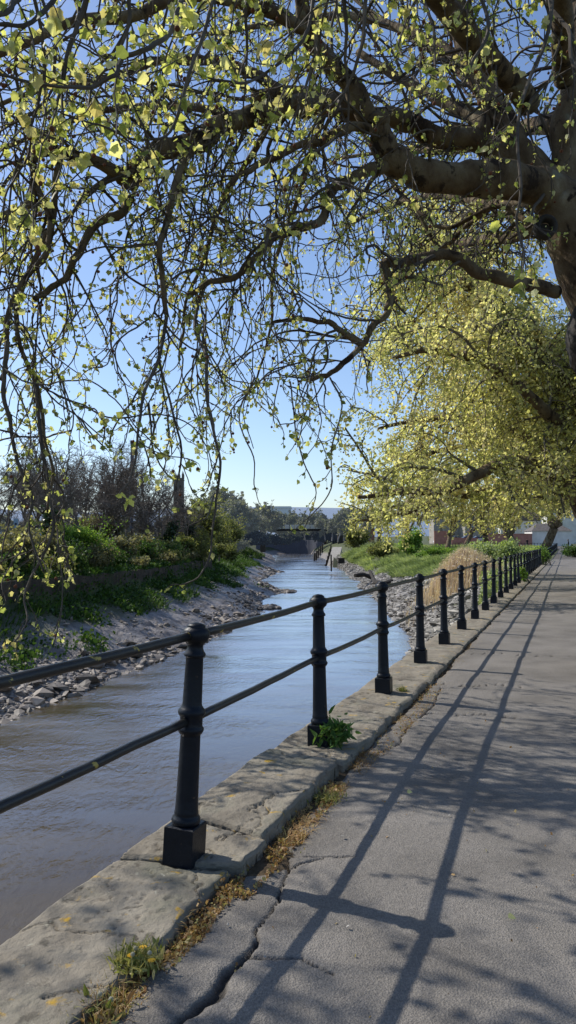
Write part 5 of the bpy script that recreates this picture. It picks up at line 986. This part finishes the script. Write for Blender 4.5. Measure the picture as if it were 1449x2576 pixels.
def weed(label, u, w, r, n, flowers, puffs, seed, z=0.0, mat='weed'):
    global rng
    keep = rng; rng = np.random.default_rng(seed); x, y = UW(u, w); c = np.array((float(x), float(y), z)); root = thing('weed_clump', label, 'weed', c, group='low weeds along the kerb'); lf, bl = MB(), MB()
    p = c + np.stack([rng.normal(0, r * .55, n), rng.normal(0, r * .55, n), np.abs(rng.normal(0, r * .22, n))], 1); leaves(lf, p, rng.uniform(.02, .05, n), LANCE, -.25, tint=rng.random(n)); q = c + np.stack([rng.normal(0, r * .5, n), rng.normal(0, r * .5, n), np.zeros(n)], 1); blades(lf, q, rng.uniform(.04, .09, n), .004, rng.uniform(.2, 1.0, n), tint=.2 + .7 * rng.random(n)); obj('foliage', lf, M[mat], root)
    for i in range(flowers):
        h = c + np.array((rng.normal(0, r * .5), rng.normal(0, r * .5), r * .35 + .02)); st = MB(); st.tube([h - (0, 0, r * .4), h], .0015, 4); f = obj('stalk', st, M['weed'], root); mb = MB(); aa = np.linspace(0, 2 * PI, 14)[:-1]
        for rr_, dz in ((.014, .002), (.009, .005)):
            for a in aa: mb.add(h + np.array([(0, 0, dz), (rr_ * math.cos(a - .15), rr_ * math.sin(a - .15), dz + .002), (rr_ * math.cos(a + .15), rr_ * math.sin(a + .15), dz + .002)]), [np.array([(0, 1, 2)])])
        obj('flower', mb, M['yellow'], f)
    for i in range(puffs):
        h = c + np.array((rng.normal(0, r * .5), rng.normal(0, r * .5), r * .4 + .025)); mb = MB(); rr_ = .008; mb.lathe([(rr_ * math.sin(t) * (1 + .1 * rng.random()), -rr_ * math.cos(t)) for t in np.linspace(.05, PI - .05, 7)], 9, h); obj('seed_head', mb, M['puff'], root, True)
    rng = keep
weed('green dandelion weed with yellow flowers and seed heads at the long kerbstone edge', -.86, 0.27, .07, 240, 3, 3, 101, .03); weed('straw coloured grassy weed clump just below the dandelion', -1.10, .29, .075, 120, 0, 2, 102, .0, 'dry'); weed('straggly green weed at the bottom picture edge', -1.75, .30, .075, 180, 0, 3, 103, 0); weed('low straw coloured weed between kerb and asphalt, bottom left', -1.45, .31, .065, 90, 0, 1, 104, 0, 'dry')
weed('small weed in the joint beside the third kerbstone', 1.15, .36, .09, 150, 0, 0, 105, -.02); weed('tiny yellow weed tuft at the foot of the third post', 4.35, .16, .04, 50, 2, 0, 106, .05)
# nettle by the second post
rng_k = rng; rng = np.random.default_rng(77); x, y = UW(2.10, .13); c = np.array((float(x), float(y), .05)); nt_ = thing('nettle_plant', 'leafy dark green plant growing at the foot of the second railing post', 'plant', c); st, lf = MB(), MB()
for i in range(18):
    a = rng.uniform(0, 2 * PI); r = rng.uniform(.03, .135); h = rng.uniform(.08, .24) * (1.15 - r * 2); e = c + np.array((r * math.cos(a), r * math.sin(a) * .8, h)); p = spline([c + rng.normal(0, .02, 3) * (1, 1, 0), (c + e) / 2 + (0, 0, .03), e], 4); st.tube(p, .0028, 4)
    pp = p[rng.integers(2, len(p), 13)] + rng.normal(0, .018, (13, 3)); leaves(lf, pp, rng.uniform(.045, .095, 13), LANCE, .55, dirs=np.tile((e - c) * 1.6, (13, 1)))
obj('stems', st, M['weed'], nt_); obj('foliage', lf, M['nettle'], nt_); rng = rng_k
# bits lying on kerb and path
def bit(name, label, cat, u, w, z, size, mat, flat=.5, group=None, shape='rock'):
    x, y = UW(u, w); mb = MB()
    if shape == 'rock': rocks(mb, np.zeros((1, 3)), [size], flat)
    elif shape == 'twig': mb.tube([(-size, 0, .004), (0, .004, .012), (size * .8, .0, .006)], .007, 6); mb.tube([(0, .004, .012), (size * .2, .02, .006)], .006, 5)
    else: leaves(mb, np.zeros((1, 3)), size, KITE, 0.0, tint=np.array([.7]))
    o = obj(name, mb, M[mat]); o.location = (float(x), float(y), z + float(groundz(y))); return tag(o, label, cat, group)
bit('twig', 'short broken twig lying on the foreground kerbstone', 'twig', -1.62, -.02, .058, .03, 'bark', shape='twig')
for i, (u, w) in enumerate([(-.62, .67), (-.3, .9), (-.05, .48), (.6, .62), (1.1, 1.1), (.2, 1.2), (-.9, 1.15), (1.9, .75), (2.6, .9), (-.45, .44)]): bit('pebble', 'small pale stone chip lying loose on the asphalt path', 'pebble', u, w, .008, float(rng.uniform(.006, .011)), 'rock', group='stone chips on the path')
for i, (u, w) in enumerate([(.0, 1.5), (3.1, .95), (1.4, .8), (4.6, -.1)]): bit('fallen_leaf', 'single yellow fallen leaf on the ground' + (' of the path' if w > .5 else ' on the kerb by the third post'), 'leaf', u, w, .02 if w > .5 else .085, .035, 'leaf', group='fallen leaves on the path' if w > .5 else None, shape='leaf')

# ---------------------------------------------------------------- light
w = bpy.data.worlds.new('World'); sc.world = w; w.use_nodes = True; nt = w.node_tree; bg = nt.nodes['Background']
sky = nt.nodes.new('ShaderNodeTexSky'); sky.sky_type = 'NISHITA'; sky.sun_disc = False
S = np.array((-.868, .497)); EL = math.radians(43)
sky.sun_elevation = EL; sky.sun_rotation = math.atan2(S[0], S[1]); sky.air_density = 1.0; sky.dust_density = .6; sky.ozone_density = 2.2; sky.altitude = 50
hs = nt.nodes.new('ShaderNodeHueSaturation'); hs.inputs['Saturation'].default_value = 1.0; hs.inputs['Value'].default_value = 1.05
nt.links.new(sky.outputs[0], hs.inputs['Color']); tm = nt.nodes.new('ShaderNodeMix'); tm.data_type = 'RGBA'; tm.blend_type = 'MULTIPLY'; tm.inputs[0].default_value = 1; tm.inputs[7].default_value = (.95, .97, 1.05, 1); nt.links.new(hs.outputs[0], tm.inputs[6]); nt.links.new(tm.outputs[2], bg.inputs[0]); bg.inputs[1].default_value = .15
sl_ = bpy.data.lights.new('sun', 'SUN'); sl_.energy = 5.0; sl_.angle = math.radians(.5); sl_.color = (1, .96, .89); so = bpy.data.objects.new('sun', sl_); COL.objects.link(so)
dv = Vector((S[0] * math.cos(EL), S[1] * math.cos(EL), math.sin(EL))); so.rotation_euler = dv.to_track_quat('Z', 'Y').to_euler(); so.location = (-20, 15, 30)
sc.view_settings.view_transform = 'Standard'; sc.view_settings.look = 'None'; sc.view_settings.exposure = 0; sc.view_settings.gamma = 1
cy = sc.cycles; cy.use_denoising = True; cy.max_bounces = 6; cy.diffuse_bounces = 2; cy.glossy_bounces = 2; cy.transmission_bounces = 4; cy.transparent_max_bounces = 4; cy.caustics_reflective = False; cy.caustics_refractive = False; cy.sample_clamp_indirect = 4
